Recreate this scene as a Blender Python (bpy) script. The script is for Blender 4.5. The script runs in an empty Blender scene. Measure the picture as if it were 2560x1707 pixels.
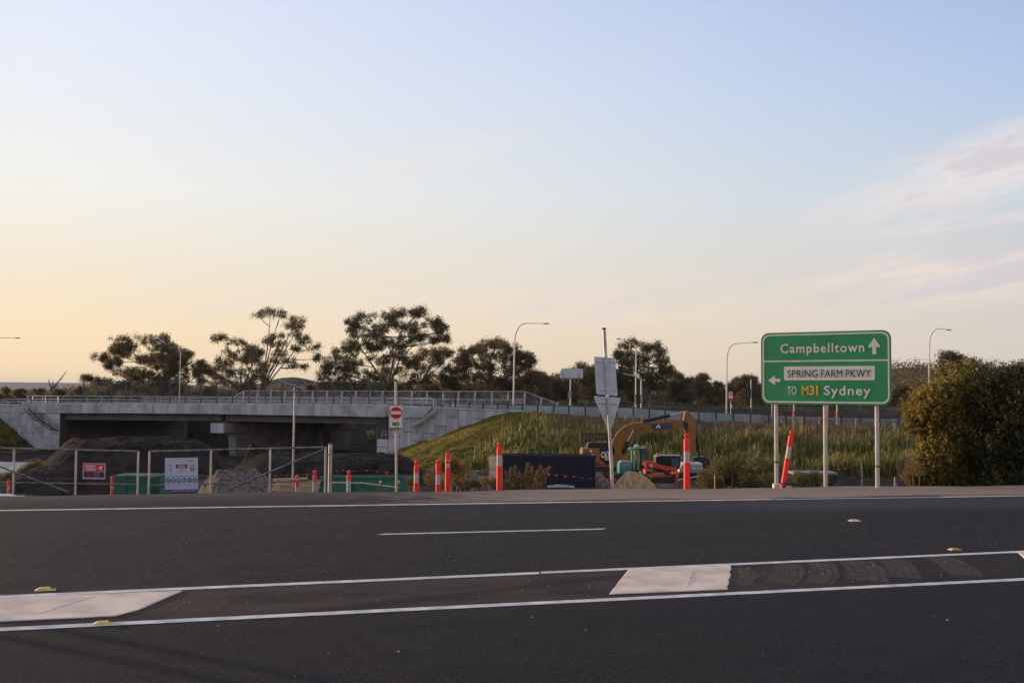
import bpy, math, random
import numpy as np
from mathutils import Vector, Matrix, noise as mnoise

random.seed(7); RNG = np.random.default_rng(11)
sc = bpy.context.scene
R = math.radians

# ------------------------------------------------------------------ camera
FPX = 2755.0; HC = 2.2; PITCH = math.atan(124.5/FPX); ROLL = 0.006
F_ = Vector((0, math.cos(PITCH), math.sin(PITCH)))
U0 = Vector((0, -math.sin(PITCH), math.cos(PITCH))); R0 = Vector((1, 0, 0))
R_ = (R0*math.cos(ROLL) + U0*math.sin(ROLL)); U_ = (U0*math.cos(ROLL) - R0*math.sin(ROLL))
cd = bpy.data.cameras.new('camera'); cam = bpy.data.objects.new('camera', cd)
sc.collection.objects.link(cam); sc.camera = cam
cd.sensor_width = 36; cd.lens = 36*FPX/2560; cd.clip_start = 0.1; cd.clip_end = 60000
cam.matrix_world = Matrix(((R_.x, U_.x, -F_.x, 0), (R_.y, U_.y, -F_.y, 0), (R_.z, U_.z, -F_.z, HC), (0, 0, 0, 1)))
cd.dof.use_dof = True; cd.dof.focus_distance = 27.0; cd.dof.aperture_fstop = 8.0

# ------------------------------------------------------------------ world, sun, exposure
SUN_EL = R(5.2); SUN_AZ = math.atan2(-0.866, 0.500)      # azimuth measured from +Y towards +X
sd = Vector((math.sin(SUN_AZ)*math.cos(SUN_EL), math.cos(SUN_AZ)*math.cos(SUN_EL), math.sin(SUN_EL)))
w = bpy.data.worlds.new("World"); sc.world = w; w.use_nodes = True
nt = w.node_tree; bg = nt.nodes['Background']; L = nt.links.new
def N(t, **k):
    n = nt.nodes.new(t)
    for a, b in k.items(): setattr(n, a, b)
    return n
def MA(op, a, b=None, c=None, clamp=False):
    n = N('ShaderNodeMath', operation=op); n.use_clamp = clamp
    for i, v in enumerate((a, b, c)):
        if v is None: continue
        if isinstance(v, (int, float)): n.inputs[i].default_value = v
        else: L(v, n.inputs[i])
    return n.outputs[0]
def MR(v, a, b, c=0.0, d=1.0, smooth=True):
    n = N('ShaderNodeMapRange'); n.interpolation_type = 'SMOOTHSTEP' if smooth else 'LINEAR'
    L(v, n.inputs[0])
    for i, x in enumerate((a, b, c, d)): n.inputs[i+1].default_value = x
    return n.outputs[0]
def MIX(f, a, b, mode='MIX'):
    n = N('ShaderNodeMix', data_type='RGBA', blend_type=mode)
    for s, v in ((n.inputs[0], f), (n.inputs[6], a), (n.inputs[7], b)):
        if isinstance(v, (int, float)): s.default_value = v
        elif isinstance(v, tuple): s.default_value = v + (1,) if len(v) == 3 else v
        else: L(v, s)
    return n.outputs[2]
def RAMP(f, stops):
    n = N('ShaderNodeValToRGB'); cr = n.color_ramp
    while len(cr.elements) > 1: cr.elements.remove(cr.elements[-1])
    cr.elements[0].position = stops[0][0]; cr.elements[0].color = stops[0][1] + (1,)
    for p, c in stops[1:]:
        e = cr.elements.new(p); e.color = c + (1,)
    L(f, n.inputs[0]); return n.outputs[0]
sky = N('ShaderNodeTexSky'); sky.sky_type = 'NISHITA'; sky.sun_disc = False
sky.sun_elevation = SUN_EL; sky.sun_rotation = SUN_AZ
sky.air_density = 1.0; sky.dust_density = 0.6; sky.ozone_density = 1.0
geo = N('ShaderNodeNewGeometry')
sep = N('ShaderNodeSeparateXYZ')
tc = N('ShaderNodeTexCoord'); L(tc.outputs['Generated'], sep.inputs[0])
dx, dy, dz = sep.outputs
elev = MA('DIVIDE', MA('ARCSINE', dz), math.pi/2)                # 0..1 zenith
hl = MA('SQRT', MA('ADD', MA('MULTIPLY', dx, dx), MA('MULTIPLY', dy, dy)))
hl = MA('MAXIMUM', hl, 0.001)
cosaz = MA('DIVIDE', MA('ADD', MA('MULTIPLY', dx, math.sin(SUN_AZ)), MA('MULTIPLY', dy, math.cos(SUN_AZ))), hl)
near = RAMP(elev, [(0.0, (1.06, .78, .47)), (.03, (1.04, .81, .53)), (.06, (.97, .84, .66)), (.11, (.95, .93, .88)),
                   (.17, (.86, .90, .98)), (.23, (.78, .84, 1.03)), (.45, (.46, .52, .68)), (1.0, (.24, .28, .38))])
far = RAMP(elev, [(0.0, (.68, .62, .56)), (.03, (.68, .64, .60)), (.06, (.66, .65, .65)), (.11, (.54, .65, .77)),
                  (.17, (.43, .57, .83)), (.23, (.33, .46, .76)), (.45, (.28, .36, .54)), (1.0, (.22, .27, .37))])
anti = RAMP(elev, [(0.0, (.92, .78, .76)), (.06, (1.12, .92, .90)), (.16, (1.08, .92, .94)), (.3, (.72, .70, .80)), (.5, (.40, .42, .54)), (1.0, (.24, .27, .36))])
grad = MIX(MR(cosaz, 0.0, 0.80, smooth=False), MIX(MR(cosaz, -.65, .0), anti, far), near)
# the clouds: thin streaks, laid out by azimuth and elevation
azim = MA('ARCTAN2', dx, dy)
u_ = MA('MULTIPLY', azim, FPX); v_ = MA('MULTIPLY', MA('ARCSINE', dz), FPX)      # about pixels right / up of the horizon
def cloudnoise(rot, sx, sy, seed, detail=6, dist=.6):
    ca, sa = math.cos(rot), math.sin(rot)
    a = MA('ADD', MA('MULTIPLY', u_, ca*sx), MA('MULTIPLY', v_, sa*sx))
    b = MA('ADD', MA('MULTIPLY', u_, -sa*sy), MA('MULTIPLY', v_, ca*sy))
    c = N('ShaderNodeCombineXYZ'); L(a, c.inputs[0]); L(b, c.inputs[1]); c.inputs[2].default_value = seed
    n = N('ShaderNodeTexNoise'); n.inputs['Scale'].default_value = 1; n.inputs['Detail'].default_value = detail
    n.inputs['Roughness'].default_value = .58; n.inputs['Distortion'].default_value = dist
    L(c.outputs[0], n.inputs['Vector']); return n.outputs[0]
def band(cu, cv, ru, rv, rot):
    ca, sa = math.cos(rot), math.sin(rot)
    du = MA('SUBTRACT', u_, cu); dv = MA('SUBTRACT', v_, cv)
    a = MA('DIVIDE', MA('ADD', MA('MULTIPLY', du, ca), MA('MULTIPLY', dv, sa)), ru)
    b = MA('DIVIDE', MA('SUBTRACT', MA('MULTIPLY', dv, ca), MA('MULTIPLY', du, sa)), rv)
    r = MA('SQRT', MA('ADD', MA('MULTIPLY', a, a), MA('MULTIPLY', b, b)))
    return MR(r, 0.25, 1.05, 1, 0)
n1 = cloudnoise(R(11), .0028, .016, 3.3, 5, .35)
n2 = cloudnoise(R(4), .0020, .015, 9.1, 5, .35)
n3 = cloudnoise(R(15), .0016, .006, 5.7, 4)
def cov(m, n, lo, hi, k): return MA('MULTIPLY', MA('MULTIPLY', m, MR(n, lo, hi)), k)
c1 = cov(band(1280, 555, 760, 125, R(15)), n1, .30, .56, .95)
c1 = MA('MAXIMUM', c1, cov(band(1290, 560, 620, 88, R(14)), n3, .15, .55, .62))
c1b = cov(band(1180, 405, 460, 30, R(5)), n2, .32, .56, .7)
c2 = cov(band(1200, 285, 1050, 105, R(4)), n2, .30, .56, .9)
c2 = MA('MAXIMUM', c2, cov(band(1250, 290, 820, 70, R(2)), n3, .15, .55, .6))
c2b = cov(band(-20, 205, 1100, 90, R(0)), n2, .34, .62, .6)
c3 = cov(band(-150, 590, 460, 60, R(17)), n3, .30, .62, .22)
c4 = cov(band(-760, 312, 130, 12, R(2)), n2, .35, .6, .45)
c4b = cov(band(-1130, 475, 90, 22, R(2)), n3, .35, .6, .3)
# faint veil that goes on over the rest of the sky
c5 = cov(MR(elev, 0.03, .12), n3, .52, .80, .15)
clo = c1
for c in (c1b, c2, c2b, c3, c4, c4b, c5): clo = MA('MAXIMUM', clo, c)
ccol = MIX(MR(cosaz, 0.0, .9, smooth=False), RAMP(elev, [(0, (.80, .65, .56)), (.06, (.89, .76, .70)), (.11, (.95, .84, .82)), (.2, (.93, .87, .90)), (1, (.5, .53, .6))]),
           RAMP(elev, [(0, (.98, .78, .56)), (.1, (.97, .86, .74)), (.25, (.85, .85, .9)), (1, (.5, .53, .6))]))
shade = MIX(MR(n1, .44, .62, 0, .75), ccol, MIX(MR(cosaz, 0.0, .8, smooth=False), (.60, .58, .67), (.90, .82, .76)))
withcloud = MIX(clo, grad, shade)
skym = MIX(1.0, sky.outputs[0], (.11, .115, .13), 'MULTIPLY')
final = MIX(.06, withcloud, skym)
# below the horizon: the same haze colour going dark ground
final = MIX(MR(dz, -.03, -.002, 0, 1), (.16, .14, .12), final)
scale = N('ShaderNodeMix', data_type='RGBA', blend_type='MULTIPLY')
STR = 0.10
bg.inputs[1].default_value = STR
L(MIX(1.0, final, (1/STR,)*3, 'MULTIPLY'), bg.inputs[0])
sl = bpy.data.lights.new('sun', 'SUN'); so = bpy.data.objects.new('sun', sl); sc.collection.objects.link(so)
sl.energy = 5.0; sl.angle = R(0.55); sl.color = (1.0, .70, .42)
so.rotation_euler = sd.to_track_quat('Z', 'Y').to_euler(); so.location = (0, 0, 40)
vs = sc.view_settings
sc.display_settings.display_device = 'sRGB'
vs.view_transform = 'Standard'; vs.look = 'None'; vs.exposure = 0; vs.gamma = 1; vs.use_curve_mapping = False
sc.cycles.max_bounces = 6; sc.cycles.transparent_max_bounces = 12
sc.cycles.use_adaptive_sampling = True; sc.cycles.use_denoising = True

# ------------------------------------------------------------------ helpers
CO = sc.collection
def ray(px, py): return F_ + R_*((px-1280)/FPX) + U_*((853.5-py)/FPX)
def at(px, py, Y):
    d = ray(px, py); return Vector((0, 0, HC)) + d*(Y/d.y)
GX = 0.0169
def road_z(x): return -GX*max(-40, min(60, x))
def gp(px, py, dz=0.0, up=0.0):                           # point of the road surface (or a plane up above it) seen at a pixel
    d = ray(px, py); t = (up-HC)/(d.z + GX*d.x); p = Vector((0, 0, HC)) + d*t; p.z += dz; return p
def xat(px, Y): return (px-1280)/FPX*Y
# the bridge line: s metres to the left of its right abutment, t metres in front of it
P0 = Vector((-17, 138, 0)); UB = Vector((-.901, .434, 0)); NB = Vector((-.434, -.901, 0))
def B(s, t, z): p = P0 + UB*s + NB*t; p.z = z; return p
def s_at(px):                                            # s where the bridge line crosses a pixel column
    r = (px-1280)/FPX; return (-17 - r*138)/(.901 + r*.434)
def Bz(px, py): s = s_at(px); Y = (P0+UB*s).y; return at(px, py, Y).z

class MB:
    def __init__(s): s.v = []; s.f = []
    def add(s, vs_, fs):
        o = len(s.v); s.v += [tuple(v) for v in vs_]; s.f += [tuple(i+o for i in f) for f in fs]; return s
    def box(s, a, b, M=None):
        x0, y0, z0 = a; x1, y1, z1 = b
        v = [Vector(p) for p in ((x0,y0,z0),(x1,y0,z0),(x1,y1,z0),(x0,y1,z0),(x0,y0,z1),(x1,y0,z1),(x1,y1,z1),(x0,y1,z1))]
        if M: v = [M @ p for p in v]
        return s.add(v, [(0,3,2,1),(4,5,6,7),(0,1,5,4),(1,2,6,5),(2,3,7,6),(3,0,4,7)])
    def hexa(s, v):
        return s.add(v, [(0,3,2,1),(4,5,6,7),(0,1,5,4),(1,2,6,5),(2,3,7,6),(3,0,4,7)])
    def tube(s, pts, rad, n=8, cap=True):
        pts = [Vector(p) for p in pts]
        if not isinstance(rad, (list, tuple)): rad = [rad]*len(pts)
        o = len(s.v); m = len(pts)
        for i, p in enumerate(pts):
            d = (pts[min(i+1, m-1)] - pts[max(i-1, 0)])
            if d.length < 1e-9: d = Vector((0, 0, 1))
            d.normalize(); a = Vector((0, 1, 0)) if abs(d.y) < .9 else Vector((1, 0, 0))
            e1 = d.cross(a).normalized(); e2 = d.cross(e1)
            for k in range(n):
                t = 2*math.pi*k/n; s.v.append(tuple(p + (e1*math.cos(t) + e2*math.sin(t))*rad[i]))
        for i in range(m-1):
            for k in range(n):
                k2 = (k+1) % n; a, b = o+i*n+k, o+i*n+k2
                s.f.append((a, a+n, b+n, b))
        if cap:
            s.f.append(tuple(o+k for k in range(n))); s.f.append(tuple(o+(m-1)*n+k for k in reversed(range(n))))
        return s
    def lathe(s, prof, c=(0,0,0), n=14, sx=1, sy=1):        # prof: (r, z)
        o = len(s.v); m = len(prof)
        for r, z in prof:
            for k in range(n):
                t = 2*math.pi*k/n; s.v.append((c[0]+r*sx*math.cos(t), c[1]+r*sy*math.sin(t), c[2]+z))
        for i in range(m-1):
            for k in range(n):
                k2 = (k+1) % n; a, b = o+i*n+k, o+i*n+k2
                s.f.append((a, b, b+n, a+n))
        s.f.append(tuple(o+k for k in reversed(range(n)))); s.f.append(tuple(o+(m-1)*n+k for k in range(n)))
        return s
    def prism(s, poly, y0, y1, M=None):                     # outline in x,z extruded along y
        n = len(poly)
        v = [Vector((x, y0, z)) for x, z in poly] + [Vector((x, y1, z)) for x, z in poly]
        if M: v = [M @ p for p in v]
        return s.add(v, [tuple(range(n)), tuple(reversed(range(n, 2*n)))] + [(i, i+n, (i+1) % n + n, (i+1) % n) for i in range(n)])
    def build(s, name, mat, parent=None, smooth=False, bevel=0, kind=None, label=None):
        me = bpy.data.meshes.new(name)
        off = Vector((0, 0, 0)); p = parent
        while p: off += p.location; p = p.parent
        me.from_pydata([(v[0]-off.x, v[1]-off.y, v[2]-off.z) for v in s.v], [], s.f)
        return link(name, me, mat, parent, smooth, bevel, kind, label)
def link(name, me, mat, parent=None, smooth=False, bevel=0, kind=None, label=None):
    o = bpy.data.objects.new(name, me); CO.objects.link(o); o.parent = parent
    if mat and not me.materials: me.materials.append(mat)
    if smooth:
        me.polygons.foreach_set('use_smooth', [True]*len(me.polygons))
        me.set_sharp_from_angle(angle=R(40))
    if bevel:
        b = o.modifiers.new('bevel', 'BEVEL'); b.width = bevel; b.segments = 2; b.limit_method = 'ANGLE'; b.angle_limit = R(35)
    if kind: o['kind'] = kind
    if label: o['label'] = label
    return o
def tag(o, label=None, cat=None, group=None, kind=None):
    if label: o['label'] = label
    if cat: o['category'] = cat
    if group: o['group'] = group
    if kind: o['kind'] = kind
    return o
def thing(name, label, cat, loc=(0,0,0), group=None, rz=0):
    o = bpy.data.objects.new(name, None); CO.objects.link(o); o.location = loc; o.rotation_euler = (0, 0, rz)
    o.empty_display_size = .2
    return tag(o, label, cat, group)
def copy_tree(o, parent=None):
    c = o.copy(); CO.objects.link(c)
    c.parent = parent
    for ch in list(o.children): copy_tree(ch, c)
    return c
def piece(name, src, parent, loc=None, M=None):             # another object with the same mesh
    o = bpy.data.objects.new(name, src.data); CO.objects.link(o); o.parent = parent
    if M is not None: o.matrix_local = M
    elif loc is not None: o.location = loc
    return o
def np_mesh(name, verts, quads):
    me = bpy.data.meshes.new(name); n = len(verts); q = len(quads); k = quads.shape[1]
    me.vertices.add(n); me.vertices.foreach_set('co', verts.astype(np.float32).ravel())
    me.loops.add(q*k); me.loops.foreach_set('vertex_index', quads.astype(np.int32).ravel())
    me.polygons.add(q); me.polygons.foreach_set('loop_start', np.arange(0, q*k, k, dtype=np.int32))
    me.update(calc_edges=True); me.validate(); return me

# ------------------------------------------------------------------ materials
def mat(name, col, rough=.7, metal=0.0, var=.12, vscale=3.0, bump=0.0, bscale=40.0, spec=.4, col2=None, detail=5, stretch=None, trans=0.0, coords='Object', emit=None):
    global nt, L
    m = bpy.data.materials.new(name); m.use_nodes = True; nt = m.node_tree; L = nt.links.new
    b = nt.nodes['Principled BSDF']; b.inputs['Roughness'].default_value = rough; b.inputs['Metallic'].default_value = metal
    b.inputs['Specular IOR Level'].default_value = spec
    t = N('ShaderNodeTexCoord'); src = t.outputs[coords]
    if stretch:
        mp = N('ShaderNodeMapping'); mp.inputs['Scale'].default_value = stretch; L(src, mp.inputs[0]); src = mp.outputs[0]
    n = N('ShaderNodeTexNoise'); n.inputs['Scale'].default_value = vscale; n.inputs['Detail'].default_value = detail; L(src, n.inputs['Vector'])
    c2 = col2 or tuple(c*(1-var*2.2) for c in col); c1 = col if col2 else tuple(min(1, c*(1+var)) for c in col)
    base = MIX(MR(n.outputs[0], .32, .68), c2, c1)
    L(base, b.inputs['Base Color'])
    if bump:
        n2_ = N('ShaderNodeTexNoise'); n2_.inputs['Scale'].default_value = bscale; n2_.inputs['Detail'].default_value = 4; L(src, n2_.inputs['Vector'])
        bm_ = N('ShaderNodeBump'); bm_.inputs['Strength'].default_value = bump; bm_.inputs['Distance'].default_value = .02
        L(n2_.outputs[0], bm_.inputs['Height']); L(bm_.outputs[0], b.inputs['Normal'])
    L(MA('ADD', MA('MULTIPLY', MR(n.outputs[0], .3, .7), .14), rough-.07, clamp=True), b.inputs['Roughness'])
    if trans:
        tr = N('ShaderNodeBsdfTranslucent'); L(base, tr.inputs[0]); ms = N('ShaderNodeMixShader'); ms.inputs[0].default_value = trans
        L(b.outputs[0], ms.inputs[1]); L(tr.outputs[0], ms.inputs[2]); L(ms.outputs[0], nt.nodes['Material Output'].inputs[0])
    return m
def leafmat(name, a, b_, c=None, trans=.35, scale=.6, fine=18.0):
    global nt, L
    m = bpy.data.materials.new(name); m.use_nodes = True; nt = m.node_tree; L = nt.links.new
    b = nt.nodes['Principled BSDF']; b.inputs['Roughness'].default_value = .55; b.inputs['Specular IOR Level'].default_value = .35
    t = N('ShaderNodeTexCoord')
    n = N('ShaderNodeTexNoise'); n.inputs['Scale'].default_value = scale; n.inputs['Detail'].default_value = 3; L(t.outputs['Object'], n.inputs['Vector'])
    n2_ = N('ShaderNodeTexNoise'); n2_.inputs['Scale'].default_value = fine; n2_.inputs['Detail'].default_value = 1; L(t.outputs['Object'], n2_.inputs['Vector'])
    base = MIX(MR(n.outputs[0], .35, .65), a, b_)
    base = MIX(MR(n2_.outputs[0], .48, .66, 0, .75), base, c or tuple(x*1.6 for x in b_))
    L(base, b.inputs['Base Color']); tr = N('ShaderNodeBsdfTranslucent'); L(base, tr.inputs[0]); ms = N('ShaderNodeMixShader')
    ms.inputs[0].default_value = trans; L(b.outputs[0], ms.inputs[1]); L(tr.outputs[0], ms.inputs[2]); L(ms.outputs[0], nt.nodes['Material Output'].inputs[0])
    return m
M = {}
M['galv'] = mat('galvanised_steel', (.42, .43, .45), .45, .25, .15, 6)
M['galv_old'] = mat('weathered_pipe', (.22, .20, .19), .6, .2, .25, 9)
M['rail'] = mat('pale_rail_steel', (.50, .52, .55), .5, .3, .12, 2)
M['darksteel'] = mat('dark_grey_steel', (.085, .095, .11), .55, .2, .15, 4)
M['blackfence'] = mat('black_powder_coat', (.012, .013, .015), .5, 0, .1, 4)
M['picket'] = mat('grey_picket', (.045, .047, .052), .6, 0, .1, 4)
M['wire'] = mat('chain_wire', (.08, .075, .07), .55, .4, .1, 4)
M['concrete'] = mat('precast_concrete', (.46, .45, .465), .85, 0, .12, 1.1, .15, 8, .25, stretch=(1, 1, .14))
M['concrete_b'] = mat('precast_concrete_b', (.41, .40, .42), .85, 0, .14, .6, .15, 8, .25)
M['concrete_shade'] = mat('shaded_concrete', (.13, .125, .12), .88, 0, .10, .4, .1, 8, .2)  # shade under the deck put into the concrete colour
M['pier_shade'] = mat('pier_shaded_concrete', (.21, .20, .195), .85, 0, .14, .6, .15, 8, .25)  # darker copy of the concrete, shade of the pier sides in the colour
M['joint'] = mat('joint_shadow_backing', (.06, .06, .062), .95, 0, .1, 1)
M['barrier'] = mat('barrier_concrete', (.42, .435, .46), .8, 0, .08, .5)
M['pad'] = mat('island_concrete', (.80, .645, .52), .85, 0, .10, 2.2, .25, 60, .25)
M['red'] = mat('fluoro_orange_red', (.97, .030, .024), .55, 0, .11, 9)
M['flag'] = mat('flag_red', (.72, .045, .03), .6, 0, .1, 5, trans=.25)
M['reflect'] = mat('reflective_sleeve', (.42, .40, .40), .45, 0, .06, 9)
M['rubber'] = mat('black_rubber', (.025, .024, .024), .8, 0, .1, 7)
M['green_sign'] = mat('green_reflective_sheet', (.014, .245, .082), .42, 0, .07, 1.6, spec=.5)
M['sign_white'] = mat('white_reflective_sheet', (.72, .66, .57), .5, 0, .04, 3)
M['sign_amber'] = mat('amber_reflective', (.98, .46, .02), .5, 0, .03, 3)
M['black'] = mat('sign_black', (.03, .022, .022), .5, 0, .05, 3)
M['sign_red'] = mat('sign_red', (.52, .010, .010), .5, 0, .05, 3)
M['sec_red'] = mat('security_red', (.60, .035, .05), .55, 0, .04, 3)
M['navy'] = mat('navy_print', (.03, .03, .07), .55, 0, .05, 3)
M['board'] = mat('site_board_white', (.50, .50, .60), .5, 0, .05, 1.5)
M['blue'] = mat('safety_blue', (.02, .09, .33), .5, 0, .04, 3)
M['greytext'] = mat('grey_print', (.22, .22, .28), .6, 0, .04, 3)
M['alu'] = mat('sign_back_aluminium', (.46, .50, .55), .42, .25, .06, 1.4)
M['timber'] = mat('raw_timber', (.66, .50, .32), .8, 0, .18, 6, stretch=(1, 6, 6))
M['skip'] = mat('green_skip_paint', (.035, .19, .12), .6, 0, .16, 3, col2=(.04, .10, .07))
M['skip_dark'] = mat('green_skip_dark', (.02, .13, .09), .65, 0, .2, 3)
M['bin'] = mat('navy_bin_paint', (.009, .010, .030), .6, 0, .2, 1.5)
M['bin_lit'] = mat('sunlit_bin_door', (.66, .50, .36), .7, 0, .2, 3)  # low sun on the navy bin's door painted in as cream
M['rust'] = mat('rusty_steel', (.16, .075, .04), .8, .1, .3, 6)
M['yellow'] = mat('machine_yellow', (.31, .13, .018), .55, 0, .14, 1.2, col2=(.19, .085, .018))
M['mblack'] = mat('machine_black', (.018, .016, .016), .5, 0, .15, 3)
M['machrome'] = mat('chrome_rod', (.6, .6, .62), .25, .8, .05, 3)
M['teal'] = mat('machine_teal', (.03, .25, .22), .5, 0, .15, 3)
M['limegreen'] = mat('machine_pale_green', (.22, .42, .22), .5, 0, .12, 3)
M['orange'] = mat('machine_orange', (.62, .09, .03), .5, 0, .14, 3)
M['glass'] = mat('dark_glass', (.02, .03, .035), .12, 0, .1, 3, spec=.7)
M['glass_teal'] = mat('tinted_glass', (.04, .12, .13), .15, 0, .1, 3, spec=.7)
M['grey'] = mat('mid_grey', (.22, .22, .23), .6, 0, .1, 3)
M['silver'] = mat('silver_paint', (.45, .47, .5), .4, .4, .08, 3)
M['white'] = mat('white_paint', (.72, .72, .72), .55, 0, .05, 3)
M['marker_y'] = mat('yellow_marker', (.58, .46, .14), .5, 0, .1, 20)
M['marker_w'] = mat('white_marker', (.70, .62, .52), .5, 0, .1, 20)
M['marker_a'] = mat('amber_marker', (.50, .22, .03), .5, 0, .1, 20)
M['beacon'] = mat('orange_beacon', (.8, .10, .02), .3, 0, .05, 3)
M['bark'] = mat('eucalypt_bark', (.20, .15, .11), .85, 0, .3, .5)
M['deadwood'] = mat('dead_wood', (.16, .12, .10), .9, 0, .3, .5)
M['gum'] = leafmat('gum_leaves', (.080, .074, .038), (.14, .112, .052), (.28, .20, .09), .55, .35, 2.0)
M['gum_brown'] = leafmat('gum_leaves_brown', (.125, .088, .042), (.080, .072, .032), (.25, .16, .07), .45, .3, 2.0)
M['bushleaf'] = leafmat('acacia_leaves', (.12, .120, .030), (.24, .18, .045), (.62, .42, .12), .52, 1.2, 9)  # pale flecks put the highlights of sunlit leaves into the colour
M['bushshade'] = leafmat('acacia_shaded', (.030, .036, .014), (.045, .046, .016), (.11, .08, .025), .3, 1.0, 10)  # shade on the right-hand bush put into a darker leaf colour
M['shrubleaf'] = leafmat('shrub_leaves', (.10, .105, .034), (.19, .155, .05), (.36, .26, .09), .35, 1.5, 16)
M['dryleaf'] = leafmat('dry_leaves', (.15, .10, .04), (.26, .18, .06), (.44, .29, .10), .35, 2.0, 16)
M['weed'] = leafmat('weed_stalks', (.075, .100, .020), (.19, .175, .048), (.42, .33, .12), .35, .25, 1.5)
M['grassb'] = leafmat('grass_blades', (.13, .125, .022), (.25, .20, .034), (.36, .25, .06), .35, .25, 1.5)
M['gravelpile'] = mat('gravel_pile', (.17, .15, .14), .95, 0, .25, 7, .8, 14, .1)
M['sandpile'] = mat('sand_pile', (.42, .28, .17), .95, 0, .15, 4, .6, 12, .1)
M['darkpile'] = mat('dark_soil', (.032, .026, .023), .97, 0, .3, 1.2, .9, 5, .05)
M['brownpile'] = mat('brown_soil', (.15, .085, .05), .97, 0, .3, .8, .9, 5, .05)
M['line'] = mat('road_paint', (.70, .66, .64), .7, 0, .12, 5, .3, 130, .3, detail=8)
M['rock'] = mat('pebble', (.30, .26, .22), .9, 0, .3, 40)
M['mount'] = mat('far_range', (.20, .23, .27), 1, 0, .08, .001)  # some of the haze's blue is put into this colour
M['track'] = None

# asphalt: colour, dust and seams laid out along the road (q = distance across it)
def asphalt():
    global nt, L
    m = bpy.data.materials.new('asphalt'); m.use_nodes = True; nt = m.node_tree; L = nt.links.new
    b = nt.nodes['Principled BSDF']; b.inputs['Specular IOR Level'].default_value = .10
    t = N('ShaderNodeTexCoord'); P = t.outputs['Object']; sp = N('ShaderNodeSeparateXYZ'); L(P, sp.inputs[0]); X, Y, Z = sp.outputs
    q = MA('SUBTRACT', Y, MA('MULTIPLY', X, .37)); a = MA('ADD', X, MA('MULTIPLY', Y, .37))
    qa = N('ShaderNodeCombineXYZ'); L(a, qa.inputs[0]); L(q, qa.inputs[1])
    def no(vec, s, d=4, rough=.55, st=None):
        if st:
            mp = N('ShaderNodeMapping'); mp.inputs['Scale'].default_value = st; L(vec, mp.inputs[0]); vec = mp.outputs[0]
        n = N('ShaderNodeTexNoise'); n.inputs['Scale'].default_value = s; n.inputs['Detail'].default_value = d; n.inputs['Roughness'].default_value = rough; L(vec, n.inputs['Vector']); return n.outputs[0]
    QA = qa.outputs[0]
    fine = no(P, 34, 5, .85); mid = no(P, 2.0, 5); streak = no(QA, 1.0, 5, .6, (.12, 2.2, 1)); big = no(P, .25, 3)
    col = MIX(MR(mid, .3, .7), (.030, .028, .030), (.058, .054, .056))
    col = MIX(MR(streak, .42, .72, 0, .6), col, (.086, .074, .072))
    col = MIX(MR(big, .35, .7, 0, .4), col, (.030, .030, .035))
    col = MIX(MR(fine, .51, .60, 0, .95), col, (.150, .132, .12))
    col = MIX(MR(fine, .49, .41, 0, .95), col, (.006, .006, .006))
    col = MIX(MR(q, 11.6, 11.0, 0, .38), col, (.024, .024, .028))       # newer, darker mat on the near lanes
    # dusty median between the two inner lines
    dm = MA('MULTIPLY', MR(q, 11.45, 11.75), MR(q, 13.6, 13.2))
    dn = no(QA, 1.4, 5, .6, (.35, 1.0, 1))
    fadeR = MR(X, 4.2, 2.4)
    col = MIX(MA('MULTIPLY', MA('MULTIPLY', dm, MR(dn, .25, .7)), MA('ADD', MA('MULTIPLY', fadeR, .75), .12)), col, (.16, .112, .086))
    sw = MA('ABSOLUTE', MA('SUBTRACT', MA('ADD', q, MA('MULTIPLY', a, -.33)), 10.9))           # a turning vehicle's dark sweep
    col = MIX(MA('MULTIPLY', MA('MULTIPLY', dm, MR(sw, .22, .05)), .55), col, (.030, .028, .028))
    # seams
    wob = MA('MULTIPLY', MA('SUBTRACT', no(QA, 1.2, 3), .5), .10)
    sm = MA('ABSOLUTE', MA('ADD', MA('SUBTRACT', q, 17.45), wob)); col = MIX(MR(sm, .05, .012, 0, .6), col, (.016, .015, .016))
    s2 = MA('ABSOLUTE', MA('ADD', MA('SUBTRACT', MA('ADD', q, MA('MULTIPLY', a, .03)), 7.35), wob)); col = MIX(MR(s2, .025, .006, 0, .6), col, (.014, .014, .015))
    col = MIX(1.0, col, (.56, .51, .515), 'MULTIPLY')
    # paler, bluer asphalt towards the right on the far side
    paleR = MA('MULTIPLY', MR(MA('ADD', q, MA('MULTIPLY', MA('SUBTRACT', streak, .5), 1.2)), 18.6, 20.4), MR(X, .5, 7.0))
    col = MIX(MA('MULTIPLY', paleR, .75), col, MIX(MR(fine, .4, .65), (.050, .052, .062), (.085, .087, .098)))
    # gravel and dust of the shoulder beyond the edge line
    jn = MA('MULTIPLY', MA('SUBTRACT', no(QA, .8, 5, .6, (.4, 1.5, 1)), .5), 1.6)
    sh = MA('MULTIPLY', MR(MA('ADD', q, jn), 21.9, 22.5), MR(MA('ADD', X, MA('MULTIPLY', MA('SUBTRACT', mid, .5), 5)), -3.6, 1.2))
    col = MIX(MA('MULTIPLY', sh, .97), col, MIX(MR(fine, .38, .66), (.25, .170, .125), (.50, .355, .265)))
    shl = MA('MULTIPLY', MR(MA('ADD', q, jn), 22.1, 24.6), .30); col = MIX(shl, col, (.17, .135, .115))
    L(col, b.inputs['Base Color']); L(MR(fine, .3, .7, .78, .95), b.inputs['Roughness'])
    bp = N('ShaderNodeBump'); bp.inputs['Strength'].default_value = .55; bp.inputs['Distance'].default_value = .006
    L(MA('ADD', fine, MA('MULTIPLY', no(P, 45, 2), .8)), bp.inputs['Height']); L(bp.outputs[0], b.inputs['Normal'])
    return m
M['asphalt'] = asphalt()
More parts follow.
